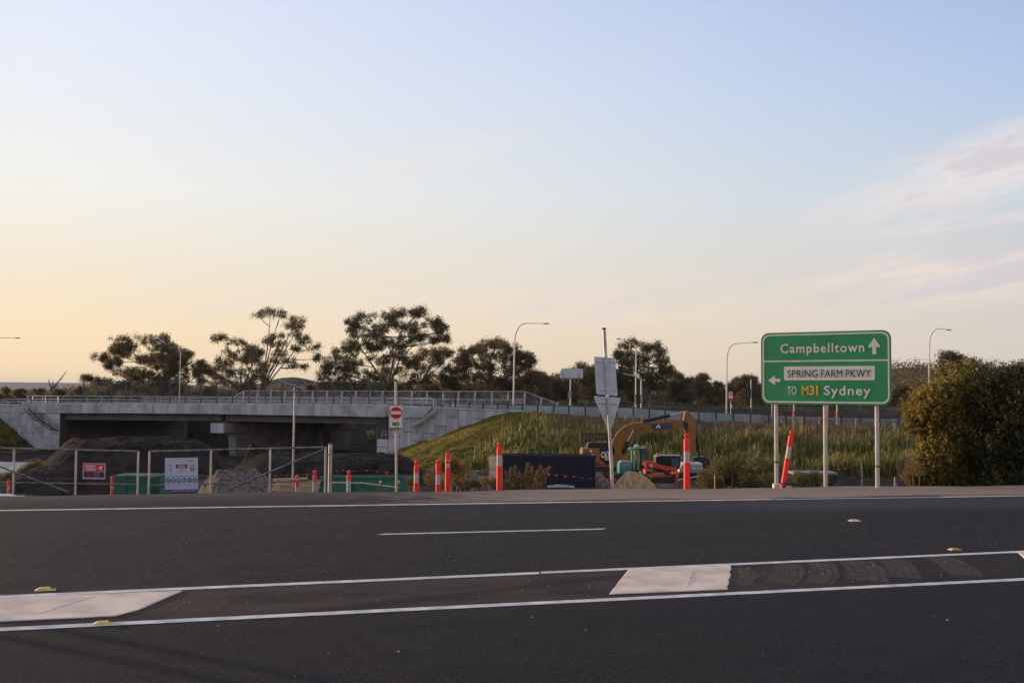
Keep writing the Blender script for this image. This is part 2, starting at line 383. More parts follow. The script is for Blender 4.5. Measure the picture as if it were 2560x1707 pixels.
def groundmat():
    global nt, L
    m = bpy.data.materials.new('terrain'); m.use_nodes = True; nt = m.node_tree; L = nt.links.new
    b = nt.nodes['Principled BSDF']; b.inputs['Specular IOR Level'].default_value = .08; b.inputs['Roughness'].default_value = .95
    at_ = N('ShaderNodeVertexColor'); at_.layer_name = 'cover'
    t = N('ShaderNodeTexCoord'); P = t.outputs['Object']
    n = N('ShaderNodeTexNoise'); n.inputs['Scale'].default_value = 1.1; n.inputs['Detail'].default_value = 7; n.inputs['Roughness'].default_value = .65; L(P, n.inputs['Vector'])
    n_ = N('ShaderNodeTexNoise'); n_.inputs['Scale'].default_value = .09; n_.inputs['Detail'].default_value = 6; L(P, n_.inputs['Vector'])
    k = MA('MULTIPLY', MR(n.outputs[0], .3, .7, .55, 1.45), MR(n_.outputs[0], .3, .7, .7, 1.3))
    kk = N('ShaderNodeCombineXYZ'); [L(k, kk.inputs[i]) for i in range(3)]
    L(MIX(1.0, at_.outputs[0], kk.outputs[0], 'MULTIPLY'), b.inputs['Base Color'])
    bp = N('ShaderNodeBump'); bp.inputs['Strength'].default_value = .8; bp.inputs['Distance'].default_value = .25
    L(n.outputs[0], bp.inputs['Height']); L(bp.outputs[0], b.inputs['Normal'])
    return m
M['terrain'] = groundmat()

# ------------------------------------------------------------------ terrain
_pt = RNG.random((256, 256))
def vnoise(x, y):
    xi = np.floor(x).astype(int); yi = np.floor(y).astype(int); fx = x-xi; fy = y-yi
    fx = fx*fx*(3-2*fx); fy = fy*fy*(3-2*fy)
    g = lambda i, j: _pt[i % 256, j % 256]
    return (g(xi, yi)*(1-fx)+g(xi+1, yi)*fx)*(1-fy)+(g(xi, yi+1)*(1-fx)+g(xi+1, yi+1)*fx)*fy
def fbm(x, y, o=4):
    r = 0; a = .5
    for i in range(o): r = r + a*vnoise(x*2**i+17*i, y*2**i+31*i); a *= .5
    return r
def sstep(x, a, b): t = np.clip((x-a)/(b-a), 0, 1); return t*t*(3-2*t)
FY = [20, 25, 29.5, 31, 40, 60, 80, 95, 105, 120, 190, 215, 260, 400, 12000]
FZ = [-.3, -.65, -1.1, -1.25, -1.9, -2.9, -4.2, -5.0, -5.5, -6.3, -7.4, -5.6, -1.2, -.8, -2.0]
def terrain(X, Y, rough=True):
    X = np.asarray(X, float); Y = np.asarray(Y, float)
    rz = -GX*np.clip(X, -40, 60)
    d = Y - (25.0 + .37*np.clip(X, -30, 60))
    fl = np.interp(Y, FY, FZ)
    fl = np.minimum(fl, rz-.05)
    z = rz + (fl-rz)*sstep(d, -1.3, 3.6)
    z = z - .05
    s = (X+17)*UB.x + (Y-138)*UB.y; t = (X+17)*NB.x + (Y-138)*NB.y
    zt = np.interp(s, [-400, -120, -65, -46, -30, -13.5, 0], [-1.0, -2.2, -1.46, -1.0, -.75, .1, .3])
    sd_ = np.where(t < -1.4, np.maximum(0, s + 2.4 - .149*np.maximum(t, -26))*3, np.maximum(0, s+18.6+.30*np.clip(t, 0, 20))*.385)
    zr = zt - np.sqrt(sd_**2 + (.30*np.maximum(0, t-.3))**2)
    zl = .2 - np.sqrt(np.where(t < -1.4, np.maximum(0, 59.9 + .149*np.maximum(t, -26) - s)*3, np.maximum(0, 71.5-s)*.56)**2 + (.25*np.maximum(0, t-.3))**2)
    back = sstep(-t, 24, 60)
    zr = np.where(t < -24, zr*(1-back) + np.minimum(zr, 9)*back, zr)
    far = sstep(Y, 170, 240)
    hi = np.maximum(zr, zl)
    z = np.where((t < 60) & (Y > 60), np.maximum(z, hi*(1-far) + np.minimum(hi, z)*far), z)
    # countryside: a rise behind the interchange on the right, a low ridge in the middle
    ra = X/np.maximum(Y, 1)
    z = z + 24*sstep(Y, 420, 900)*sstep(ra, .20, .36)*(1-.3*sstep(Y, 1500, 4000)) + 10*sstep(Y, 400, 600)*np.exp(-((ra+.20)/.045)**2)*(1-sstep(Y, 900, 1500))
    if rough:
        onroad = sstep(d, .5, 4)
        amp = onroad*(.16*sstep(Y, 26, 40) + .5*sstep(Y, 55, 90)*(hi < -3.5) + .12)
        z = z + amp*(fbm(X*.45, Y*.45)-.47)*1.6
    return z
def tz(x, y): return float(terrain([x], [y], False)[0])
rows = np.concatenate([np.linspace(-120, 16, 40), np.arange(17, 60, .55), np.arange(60, 200, 1.0), 200*np.power(1.045, np.arange(0, 96))])
ca = np.concatenate([-np.geomspace(3.0, .6, 26)[:-1], np.linspace(-.58, .58, 300), np.geomspace(.6, 3.0, 26)[1:]])
YY, AA = np.meshgrid(rows, ca, indexing='ij'); XX = AA*(np.maximum(YY, 0)+22)
ZZ = terrain(XX, YY)
nr, nc = XX.shape; idx = np.arange(nr*nc).reshape(nr, nc)
quads = np.stack([idx[:-1, :-1], idx[:-1, 1:], idx[1:, 1:], idx[1:, :-1]], -1).reshape(-1, 4)
me = np_mesh('ground', np.stack([XX, YY, ZZ], -1).reshape(-1, 3), quads)
# what covers the ground where
s_ = (XX+17)*UB.x + (YY-138)*UB.y; t_ = (XX+17)*NB.x + (YY-138)*NB.y
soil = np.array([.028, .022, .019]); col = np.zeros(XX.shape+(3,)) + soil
nn = fbm(XX*.2, YY*.2)
def paint(mask, c): 
    global col
    mask = np.clip(mask, 0, 1)[..., None]; col = col*(1-mask) + np.array(c)*mask
paint(sstep(YY, 24, 60)*(1-sstep(YY, 60, 90))*sstep(nn, .35, .6)*.6, (.10, .072, .052))
emb = ((t_ > -2) & (t_ < 24) & (YY > 85)).astype(float)
paint(emb*sstep(-s_, -6, 2)*1.0*(t_ < 22), (.055, .070, .016))
paint(emb*sstep(-s_, 19, 24)*(1-sstep(t_, 3.5, 6.5)), (.115, .072, .048))
paint(emb*sstep(-s_, -8, -2)*(1-sstep(-s_, 19, 24)), (.12, .11, .024))
paint(emb*sstep(-s_, -8, -2)*(1-sstep(-s_, 19, 24))*sstep(fbm(s_*.5+t_*.35, t_*.25), .44, .58), (.19, .17, .03))
paint(emb*sstep(s_, 54, 58), (.030, .036, .014))
paint((t_ <= -2)*(t_ > -26)*((s_ < 0) | (s_ > 57)), (.10, .09, .08))
paint(((YY > 150) & (YY < 240) & (s_ > -6) & (s_ < 62))*1.0, (.014, .014, .010))  # under-bridge darkness put into the ground colour
paint((YY > 235)*1.0, (.060, .050, .026))
paint((YY > 235)*sstep(nn, .5, .62), (.10, .085, .035))
paint(sstep(YY, 380, 460), (.055, .045, .025))
paint(sstep(YY, 380, 460)*sstep(fbm(XX*.012, YY*.008), .47, .56)*.8, (.12, .11, .035))
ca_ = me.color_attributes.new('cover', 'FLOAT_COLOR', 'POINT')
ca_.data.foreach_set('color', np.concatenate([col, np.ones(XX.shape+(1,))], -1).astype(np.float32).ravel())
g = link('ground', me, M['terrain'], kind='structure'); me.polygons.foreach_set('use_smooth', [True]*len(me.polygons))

# the far blue range on the horizon
mb = MB(); prev = None; K = 160
for i in range(K+1):
    a = -1.3 + 2.6*i/K; Y = 9000; X = a*Y
    h = 18 + 26*float(fbm(np.array([a*9.0+3]), np.array([2.2]))[0]) + 16*math.exp(-((a+.46)/.2)**2)
    mb.v += [(X, Y, -30), (X, Y, h), (X, Y+1500, h*.6-20)]
    if i: o = 3*(i-1); mb.f += [(o, o+3, o+4, o+1), (o+1, o+4, o+5, o+2)]
mb.build('mountains', M['mount'], kind='structure')

# ------------------------------------------------------------------ road
def qa_pt(q, X, dz=0): return (X, q + .37*X, road_z(X)+dz)
mb = MB(); xs = [-60+i*1.0 for i in range(131)]
for i, x in enumerate(xs):
    e = 25.0 + .16*math.sin(x*.9) + .1*math.sin(x*2.3+1)
    mb.v += [(x, -60+.37*x, road_z(x)), (x, 12+.37*x, road_z(x)), (x, e-1+.37*x, road_z(x)), (x, e+.37*x, road_z(x)-.03)]
    if i:
        o = 4*(i-1)
        for k in range(3): mb.f.append((o+k, o+k+4, o+k+5, o+k+1))
road = mb.build('road', M['asphalt'], kind='structure')
def strip(name, qf, w, x0, x1, dz=.004, n=None, m='line', ends=(0, 0)):
    mb = MB(); n = n or int(abs(x1-x0)*7)+2
    for i in range(n):
        x = x0 + (x1-x0)*i/(n-1); q = qf(x)
        j0 = .006*(fbmf(x*5)-.5); j1 = .006*(fbmf(x*5+50)-.5)
        e0 = ends[0] if i == 0 else (ends[1] if i == n-1 else 0)
        mb.v += [qa_pt(q-w/2+j0, x-e0, dz), qa_pt(q+w/2+j1, x+e0, dz)]
        if i: o = 2*(i-1); mb.f.append((o, o+2, o+3, o+1))
    return mb.build(name, M[m], road)
def fbmf(x): return float(fbm(np.array([x]), np.array([.7]), 3)[0])
strip('edge_line', lambda x: 21.83, .17, -45, 5.6)
strip('edge_line', lambda x: 21.80, .10, 5.6, 9.9, m='line')
strip('edge_line', lambda x: 21.80, .17, 9.9, 45)
strip('lane_dash', lambda x: 17.47, .12, -1.97, 1.52, ends=(.05, .05))
for k in (-2, -1, 1, 2, 3): strip('lane_dash', lambda x: 17.47, .12, -1.97+12*k, 1.52+12*k, n=6)
strip('median_line', lambda x: 13.38+.035*x, .16, -40, .35)
strip('median_line', lambda x: 13.40+.033*x, .16, .37, 40)
strip('median_line', lambda x: 11.50+.003*x, .16, -40, 40)

def pad(pts, h, label, jag=None):
    P = [gp(*p, up=h) if len(p) == 2 else Vector(p) for p in pts]
    out = []
    for i, p in enumerate(P):                     # subdivide and roughen the outline
        q_ = P[(i+1) % len(P)]; n = max(1, int((q_-p).length/.12)); nrm = Vector((-(q_-p).y, (q_-p).x, 0)).normalized()
        a = .010 if (jag == i) else .004
        for k in range(n): out.append(p.lerp(q_, k/n) + nrm*(random.uniform(-a, a) if k else 0))
    mb = MB(); n = len(out); ce = sum(out, Vector())/n
    ins = [p + (ce-p).normalized()*.02 for p in out]
    mb.v = [(p.x, p.y, road_z(p.x)+.002) for p in out] + [(p.x, p.y, road_z(p.x)+h*.7) for p in out] + [(p.x, p.y, road_z(p.x)+h) for p in ins]
    for r in (0, n):
        for i in range(n): mb.f.append((r+i, r+(i+1) % n, r+n+(i+1) % n, r+n+i))
    mb.f.append(tuple(2*n+i for i in range(n)))
    me_o = mb.build('traffic_island', M['pad'], kind='structure')
    return me_o
a_ = gp(0, 1497, up=.012); b_ = gp(0, 1553, up=.012)
pad([(Vector((-14, a_.y+.37*(-14-a_.x), 0))), (Vector((-14, b_.y+.37*(-14-b_.x), 0))), (287, 1537), (345, 1522), (455, 1475)], .012, '')
pad([(1523, 1483), (1819, 1471), (1829, 1410), (1572, 1421)], .012, '', jag=1)
c_ = gp(2542, 1377)
pad([(2542, 1377), (2580, 1412), (Vector((14, 11.75+.37*14, 0))), (Vector((14, 13.6+.37*14, 0)))], .012, '')
# thin ridges on the islands, their shadow line put into a greyer colour
for pts, r_ in ([((85, 1538), (160, 1513), (238, 1491)), .006], [((1716, 1469), (1722, 1452), (1730, 1428)), .009]):
    mb = MB(); mb.tube([gp(x, y, .0, up=.010) for x, y in pts], [r_*.5, r_, r_*.7], 6); mb.build('crack_ridge', M['concrete'], road)
# tyre tracks printed in dust across the median
def trackmat():
    global nt, L
    m = bpy.data.materials.new('dust_print'); m.use_nodes = True; nt = m.node_tree; L = nt.links.new
    b = nt.nodes['Principled BSDF']; b.inputs['Roughness'].default_value = .95; b.inputs['Specular IOR Level'].default_value = .1
    t = N('ShaderNodeTexCoord'); n = N('ShaderNodeTexNoise'); n.inputs['Scale'].default_value = 9; n.inputs['Detail'].default_value = 6; L(t.outputs['Object'], n.inputs['Vector'])
    uv = N('ShaderNodeUVMap'); sp = N('ShaderNodeSeparateXYZ'); L(uv.outputs[0], sp.inputs[0])
    U, V = sp.outputs[0], sp.outputs[1]
    rib = MA('ABSOLUTE', MA('SUBTRACT', MA('FRACT', MA('MULTIPLY', U, 4.0)), .5))
    edge = MA('MULTIPLY', MR(U, 0, .12), MR(U, 1, .85)); fade = MA('MULTIPLY', MR(V, 0, .1), MR(V, 1, .9))
    al = MA('MULTIPLY', MA('MULTIPLY', MR(n.outputs[0], .25, .6, .9, 1), MR(rib, .47, .40, .45, 1)), MA('MULTIPLY', edge, fade))
    L(MA('MULTIPLY', al, .6), b.inputs['Alpha'])
    L(MIX(MR(n.outputs[0], .3, .7), (.10, .077, .064), (.17, .13, .105)), b.inputs['Base Color'])
    return m
M['track'] = trackmat()
def track(pts, wd):
    wd *= 1.25
    P = [gp(x, y, .003) for x, y in pts]; n = 14; C_ = []
    for i in range(n+1):                          # quadratic through three points
        t = i/n; C_.append(P[0]*(1-t)*(1-2*t) + P[1]*4*t*(1-t) + P[2]*t*(2*t-1))
    me = bpy.data.meshes.new('tyre_track'); v = []; f = []; uvs = []
    for i, c in enumerate(C_):
        d = (C_[min(i+1, n)]-C_[max(i-1, 0)]).normalized(); s = Vector((d.y, -d.x, 0))*wd/2
        v += [c-s, c+s]
        if i: o = 2*(i-1); f.append((o, o+1, o+3, o+2)); uvs += [(0, (i-1)/n), (1, (i-1)/n), (1, i/n), (0, i/n)]
    for p in v: p.z = road_z(p.x)+.003
    me.from_pydata([tuple(p) for p in v], [], f); u = me.uv_layers.new(name='uv')
    for i, c in enumerate(uvs): u.data[i].uv = c
    link('tyre_track', me, M['track'], road, kind='stuff')
for pts, wd in ([((1850, 1418), (1862, 1440), (1835, 1464)), .26], [((1965, 1405), (1972, 1435), (1940, 1463)), .34], [((2045, 1402), (2063, 1430), (2040, 1461)), .32],
                [((2128, 1398), (2165, 1425), (2165, 1455)), .46], [((2215, 1395), (2250, 1415), (2262, 1448)), .36], [((2335, 1388), (2385, 1412), (2420, 1442)), .40],
                [((1700, 1420), (1760, 1425), (1840, 1410)), .0001]):
    if wd > .01: track(pts, wd)

# raised pavement markers
def marker(px, py, m, label, s=1.0):
    p = gp(px, py); t = thing('road_marker', label, 'road marker', (p.x, p.y, road_z(p.x)), 'raised markers beside the median lines')
    a, b, h = .085*s, .055*s, .022*s
    mb = MB(); mb.v = [(-a,-b,0),(a,-b,0),(a,b,0),(-a,b,0),(-a*.45,-b*.55,h),(a*.45,-b*.55,h),(a*.45,b*.55,h),(-a*.45,b*.55,h)]
    mb.f = [(4,5,6,7),(0,1,5,4),(2,3,7,6),(3,2,1,0)]
    for v in mb.v: pass
    o = mb.build('marker_body', m if m is not M['beacon'] else M['marker_a'], None); o.parent = t; t.rotation_euler.z = math.atan(.37)
    for sgn in (-1,):
        r = MB(); r.add([(sgn*a*.97,-b*.8,.001),(sgn*a*.97,b*.8,.001),(sgn*a*.46,b*.5,h),(sgn*a*.46,-b*.5,h)], [(0,1,2,3)]); ro = r.build('lit_face', M['marker_w'], None); ro.parent = t  # left slope in cream: its sunlit look put into the colour
    t.scale = (1, 1, 1)
marker(113, 1474, M['marker_y'], 'yellow raised marker on the far median line above the left concrete island', 1.25)
marker(258, 1559, M['marker_y'], 'yellow raised marker on the near median line below the left concrete island', 1.15)
marker(2386, 1374, M['beacon'], 'amber raised marker on the far median line at the right edge', 1.2)
marker(2135, 1302, M['marker_w'], 'white raised marker alone in the far lane on the right', 1.3)
# loose pebbles
mb = MB()
ico = [(-.5,-.5,0),(.5,-.4,0),(.45,.5,0),(-.4,.45,0),(0,0,.7)]
for k in range(240):
    if k < 150: q = random.uniform(11.6, 13.3); X = random.uniform(-7, 9)
    else: q = random.uniform(8, 24.5); X = random.uniform(-9, 12)
    s = random.uniform(.008, .022); x, y, z = qa_pt(q, X); a = random.uniform(0, 6.3); c, d = math.cos(a)*s, math.sin(a)*s
    mb.add([(x+u*c-v*d, y+u*d+v*c, z+w_*s+.001) for u, v, w_ in ico], [(0,1,4),(1,2,4),(2,3,4),(3,0,4)])
tag(mb.build('pebbles', M['rock']), 'loose pebbles scattered over the dusty median and lanes', 'pebbles', kind='stuff')

# ------------------------------------------------------------------ text
def text_mesh(body, cap, bold=0.0, sx=1.0, space=1.0, depth=0.002):
    cu = bpy.data.curves.new('lettering', 'FONT'); cu.body = body; cu.size = cap/.69; cu.align_x = 'CENTER'; cu.align_y = 'BOTTOM_BASELINE'
    cu.offset = bold; cu.space_character = space; cu.extrude = depth; cu.resolution_u = 3
    o = bpy.data.objects.new('tmp', cu); CO.objects.link(o); dg = bpy.context.evaluated_depsgraph_get()
    me = bpy.data.meshes.new_from_object(o.evaluated_get(dg)); bpy.data.objects.remove(o); bpy.data.curves.remove(cu)
    me.transform(Matrix(((sx,0,0,0),(0,0,-1,0),(0,1,0,0),(0,0,0,1))))     # stand it up, facing -Y
    return me
def letters(body, x, z, cap, m, parent, y=-.006, bold=0, sx=1, space=1, width=None):
    me = text_mesh(body, cap, bold, 1, space)
    co = np.array([v.co[0] for v in me.vertices])
    if width: sx = width/(co.max()-co.min())
    cx = (co.max()+co.min())/2*sx
    me.transform(Matrix(((sx,0,0,x-cx),(0,1,0,y),(0,0,1,z),(0,0,0,1))))
    return link('lettering', me, m, parent)
def rrect(x0, z0, x1, z1, r, n=6):
    p = []
    for cx, cz, a0 in ((x1-r, z1-r, 0), (x0+r, z1-r, 90), (x0+r, z0+r, 180), (x1-r, z0+r, 270)):
        for k in range(n+1): a = R(a0+90*k/n); p.append((cx+r*math.cos(a), cz+r*math.sin(a)))
    return p
def plate(poly, y0, y1, name, m, parent, label=None):
    mb = MB(); mb.prism(poly, y0, y1); o = mb.build(name, m, None, label=label); o.parent = parent; return o
def ring(poly_o, poly_i, y, name, m, parent):
    n = len(poly_o); mb = MB(); mb.v = [(x, y, z) for x, z in poly_o] + [(x, y, z) for x, z in poly_i] + [(x, y+.003, z) for x, z in poly_o]
    mb.f = [(i, (i+1) % n, n+(i+1) % n, n+i) for i in range(n)]
    o = mb.build(name, m, None); o.parent = parent; return o
def local(mb, name, m, parent, **k):
    o = mb.build(name, m, None, **k); o.parent = parent; return o
def disc(cx, cz, r, n=28, sx=1): return [(cx+r*sx*math.cos(2*math.pi*k/n), cz+r*math.sin(2*math.pi*k/n)) for k in range(n)]

# ------------------------------------------------------------------ the green direction sign
def green_sign():
    cx, cy = 8.1, 28.6
    W, H, zb = 3.44, 1.90, 1.90
    t = thing('direction_sign', 'large green direction sign on three round posts naming Campbelltown and Sydney', 'road sign', (cx, cy, -.45), rz=-R(35))
    z0 = zb+.45
    plate(rrect(-W/2, z0, W/2, z0+H, .22), 0, .012, 'sign_panel', M['green_sign'], t)
    e = .045; e2 = .085
    ring(rrect(-W/2+e, z0+e, W/2-e, z0+H-e, .19), rrect(-W/2+e2, z0+e2, W/2-e2, z0+H-e2, .155), -.004, 'border', M['sign_white'], t)
    zd = z0+H*.600; mb = MB(); mb.box((-W/2+e2-.005, -.0035, zd-.018), (W/2-e2+.005, 0, zd+.018)); local(mb, 'divider_line', M['sign_white'], t)
    letters('Campbelltown', -.02-.04, z0+H*.715, .235, M['sign_white'], t, bold=.0055, width=2.22, space=1.16)
    px0 = .22
    plate(rrect(-1.08, z0+H*.335, 1.31, z0+H*.525, .035, 3), -.004, 0, 'name_plate', M['sign_white'], t)
    for wd_, x, ww in (('SPRING', -.575, .82), ('FARM', .205, .56), ('PKWY', .895, .64)): letters(wd_, x, z0+H*.375, .195, M['black'], t, y=-.009, width=ww, space=1.05)
    letters('TO', -.865, z0+H*.135, .215, M['sign_white'], t, bold=.001, width=.25)
    for ch, x, wd in (('M', -.505, .175), ('3', -.325, .125), ('1', -.185, None)): letters(ch, x, z0+H*.135, .235, M['sign_amber'], t, bold=.004 if ch != 'M' else .0, width=wd)
    letters('Sydney', .60, z0+H*.135, .235, M['sign_white'], t, bold=.0055, width=1.20, space=1.14)
    def arrow(cx_, cz_, s, a):
        sh = [(0, .20), (.15, -.02), (.135, -.05), (.048, -.03), (.05, -.22), (-.05, -.22), (-.048, -.03), (-.135, -.05), (-.15, -.02)]
        c, d = math.cos(a), math.sin(a)
        plate([(cx_+s*(x*c-z*d), cz_+s*(x*d+z*c)) for x, z in sh], -.005, 0, 'arrow', M['sign_white'], t)
    arrow(1.30, z0+H*.795, 1.0, 0); arrow(-1.36, z0+H*.335, .80, R(90))
    for x in (-1.33, 0, 1.33):
        mb = MB(); mb.tube([(x, .07, 0.05), (x, .07, z0+H-.12)], .052, 14); local(mb, 'post', M['post'], t, smooth=True)
    for z in (z0+.25, z0+.95, z0+H-.25):
        mb = MB(); mb.box((-W/2+.1, .013, z-.03), (W/2-.1, .045, z+.03)); local(mb, 'rail', M['galv'], t)
    for x in (-1.33, 1.33):
        mb = MB(); mb.lathe([(.056, -.02), (.056, .02)], (x, .07, .82)); local(mb, 'clamp', M['mblack'], t)
M['post'] = mat('cream_grey_post', (.50, .455, .40), .5, .0, .10, 2)
green_sign()
# concrete footing block by the left post and the rubber base of the leaning bollard are built with the bollards

# ------------------------------------------------------------------ NO ENTRY sign
def no_entry():
    b = gp(984, 1224); t = thing('no_entry_sign', 'red and white NO ENTRY sign on a slim grey pole', 'road sign', (b.x, b.y+.6, -.5)); Y = b.y+.6
    k = Y/FPX; top = at(989, 953, Y); 
    mb = MB(); mb.tube([(0, .05, 0), (top.x-b.x, .05, top.z+.5)], .027, 12); local(mb, 'pole', M['post'], t, smooth=True)
    mb = MB(); mb.lathe([(.038, 0), (.038, .03), (.02, .045)], (top.x-b.x, .05, top.z+.5)); local(mb, 'pole_cap', M['rubber'], t)
    c0 = at(971, 1082, Y); c1 = at(1009, 1011, Y); x0, x1 = c0.x-b.x, c1.x-b.x; z0, z1 = c0.z+.5, c1.z+.5; cx = (x0+x1)/2; W = x1-x0; H = z1-z0
    plate(rrect(x0, z0, x1, z1, .03, 4), 0, .008, 'sign_panel', M['sign_white'], t)
    ring(rrect(x0+.006, z0+.006, x1-.006, z1-.006, .026, 4), rrect(x0+.018, z0+.018, x1-.018, z1-.018, .018, 4), -.003, 'border', M['black'], t)
    plate(disc(cx, z1-H*.295, W*.40), -.004, 0, 'red_disc', M['sign_red'], t)
    mb = MB(); mb.box((cx-W*.34, -.008, z1-H*.345), (cx+W*.34, -.004, z1-H*.235)); local(mb, 'white_bar', M['sign_white'], t)
    letters('NO', cx, z0+H*.255, H*.125, M['black'], t, bold=.005, width=W*.46)
    letters('ENTRY', cx, z0+H*.07, H*.115, M['black'], t, bold=.004, width=W*.82)
    for z in (z0+.1, z1-.1):
        mb = MB(); mb.box((cx-.06, .010, z-.015), (cx+.06, .06, z+.015)); local(mb, 'bracket', M['galv'], t)
no_entry()

# ------------------------------------------------------------------ leaning sign seen from behind
def back_sign():
    Y = 26.3; b = at(1531, 1219, Y); top = at(1510, 824, Y); t = thing('sign_post', 'leaning grey post with blank backs of a tall plate above a triangular plate', 'road sign', (b.x, Y, b.z-.3))
    o = t.location
    def l(px, py, dy=0): p = at(px, py, Y); return Vector((p.x-o.x, dy, p.z-o.z))
    mb = MB(); e = l(1510, 824, -.05); s = Vector((0.02, -.05, 0)); mb.tube([s, e], .040, 14); local(mb, 'post', M['galv'], t, smooth=True)
    mb = MB(); mb.tube([e, e+(e-s).normalized()*.04], .045, 14); local(mb, 'post_cap', M['rubber'], t)
    def pl(pts, r_, dy, nm):
        c = [l(x, y) for x, y in pts]; n = len(c); out = []
        for i, p in enumerate(c):
            a = c[i-1]; q = c[(i+1) % n]; pa = p+(a-p).normalized()*r_; pq = p+(q-p).normalized()*r_
            for k in range(5): u = k/4; v = pa*(1-u)**2+p*2*u*(1-u)+pq*u*u; out.append((v.x, v.z))
        mb = MB(); mb.prism(out[::-1], dy, dy+.006); return local(mb, nm, M['alu'], t)
    pl([(1485, 891), (1538, 895), (1544, 990), (1491, 985)], .045, .0, 'rear_plate')
    pl([(1483, 989), (1553, 994), (1524, 1084)], .05, .012, 'rear_triangle')
    for y, x0, x1 in ((905, 1488, 1539), (975, 1492, 1542), (1008, 1497, 1543), (1040, 1509, 1534)):
        a = l(x0, y, -.006); c = l(x1, y+2, -.006); mb = MB(); mb.tube([a, c], .010, 4); local(mb, 'brace_channel', M['alu'], t)
    for y, x in ((893, 1513.5), (976, 1518)):
        p = l(x, y, -.05); mb = MB(); mb.tube([p-Vector((0, 0, .02)), p+Vector((0, 0, .02))], .05, 12); local(mb, 'clamp', M['galv'], t)
back_sign()

# ------------------------------------------------------------------ bollards
def bollard(px, ptop, pbot, Y, bands, label, wpx=12.5, lean=0, base=False, loc=None):
    """bands: list of (pixel y, material) from the top of the shaft down"""
    k = Y/FPX; p = at(px, pbot, Y); z1 = at(px, ptop, Y).z
    zg = p.z - (.0 if base else .25)
    t = thing('bollard', label, 'bollard', (p.x, Y, zg), 'orange T-top bollards along the verge')
    H = z1-zg; r = wpx*k/2
    zs = H-14.5*k                     # shoulder height
    h = MB(); h.lathe([(r*.98, zs-.02), (r*1.0, zs-.2*k), (r*.93, zs+1.4*k), (r*.62, zs+3.0*k), (r*.45, zs+4.0*k), (r*.45, zs+6.0*k), (r*.84, zs+7.2*k), (r*.92, zs+9.0*k), (r*.90, zs+11.5*k), (r*.62, zs+13.6*k), (r*.2, zs+14.5*k)], n=16)
    o = local(h, 'handle', M['red'], t, smooth=True)
    ys = [b_[0] for b_ in bands]; zprev = zs-.02
    for i, (yb, m) in enumerate(bands):
        z = 0 if i == len(bands)-1 else at(px, yb, Y).z - zg
        ro = r*(1.0 if m == 'red' else .955)
        mb = MB(); mb.lathe([(ro*1.04 if z == 0 else ro, z), (ro, zprev)], n=16); local(mb, 'shaft' if m == 'red' else 'reflective_band', M[m], t, smooth=True); zprev = z
        if i < len(bands)-1:
            mb = MB(); mb.lathe([(r*1.0, z-.012), (r*1.05, z-.006), (r*1.05, z+.006), (r*1.0, z+.012)], n=16); local(mb, 'ring', M['red'], t, smooth=True)
    if base:
        mb = MB(); mb.lathe([(.26, -.05), (.27, .0), (.20, .03), (.10, .045)], n=8); bo = local(mb, 'base', M['rubber'], t)
    if lean: t.rotation_euler.y = lean
    return t
bollard(1041, 1150, 1223, 25.2, [(1181, 'red'), (1207, 'reflect'), (1230, 'red')], 'short orange bollard with wide grey band, left of the trio beside the NO ENTRY pole', 13)
bollard(1095, 1148, 1223, 25.4, [(1184, 'red'), (1211, 'reflect'), (1230, 'red')], 'middle of three orange bollards right of the NO ENTRY pole, one grey band', 12)
bollard(1119, 1131, 1222, 25.6, [(1142, 'red'), (1152, 'reflect'), (1157, 'red'), (1169, 'reflect'), (1230, 'red')], 'orange bollard with two narrow grey bands near its top', 12.5)
bollard(1248, 1105, 1220, 25.6, [(1136, 'red'), (1165, 'reflect'), (1230, 'red')], 'tall orange bollard in front of the open end of the navy bin', 13.5)
bollard(1717, 1083, 1216, 26.5, [(1126, 'red'), (1157, 'reflect'), (1230, 'red')], 'tall orange bollard standing in front of the excavator bucket arm', 15.5)
tb = bollard(1955, 1074, 1207, 28.0, [(1113, 'red'), (1145, 'reflect'), (1207, 'red')], 'leaning orange bollard on a rubber foot beside the green sign post', 13, lean=R(9.5))
for ch in tb.children:
    pass
mb = MB(); p = at(1985, 1208, 28.0); mb.lathe([(.27, -.035), (.28, 0), (.2, .03), (.09, .045)], (0, 0, 0), 8); 
bt = thing('rubber_foot', 'flat black rubber bollard foot lying beside the green sign post', 'bollard foot', (p.x-.08, 28.0, p.z)); local(mb, 'foot_plate', M['rubber'], bt)
p = at(1933, 1212, 28.9); bt = thing('concrete_block', 'tan concrete block at the foot of the left sign post', 'block', (p.x+.14, 28.55, p.z-.06)); mb = MB(); mb.box((-.22, -.12, 0), (.22, .12, .12)); local(mb, 'block_body', M['pad'], bt, bevel=.01)
bollard(743, 1186, 1232, 31.5, [(1216, 'red'), (1240, 'reflect')], 'small orange bollard in front of the timber stack, left of two', 10)
bollard(787, 1175, 1232, 30.6, [(1201, 'red'), (1240, 'reflect')], 'orange bollard with tied tape at the right end of the timber stack', 11)
bollard(872, 1175, 1232, 31.0, [(1198, 'red'), (1240, 'reflect')], 'orange and white bollard between the gate post and NO ENTRY pole', 11)
bollard(21, 1199, 1240, 29.0, [(1211, 'red'), (1224, 'reflect'), (1245, 'red')], 'small red and white bollard behind the gate at the left edge', 7)
bollard(280, 1190, 1240, 30.5, [(1198, 'red'), (1208, 'reflect'), (1214, 'red'), (1224, 'reflect'), (1245, 'red')], 'thin red and white striped marker under the SECURITY WARNING sign', 7)
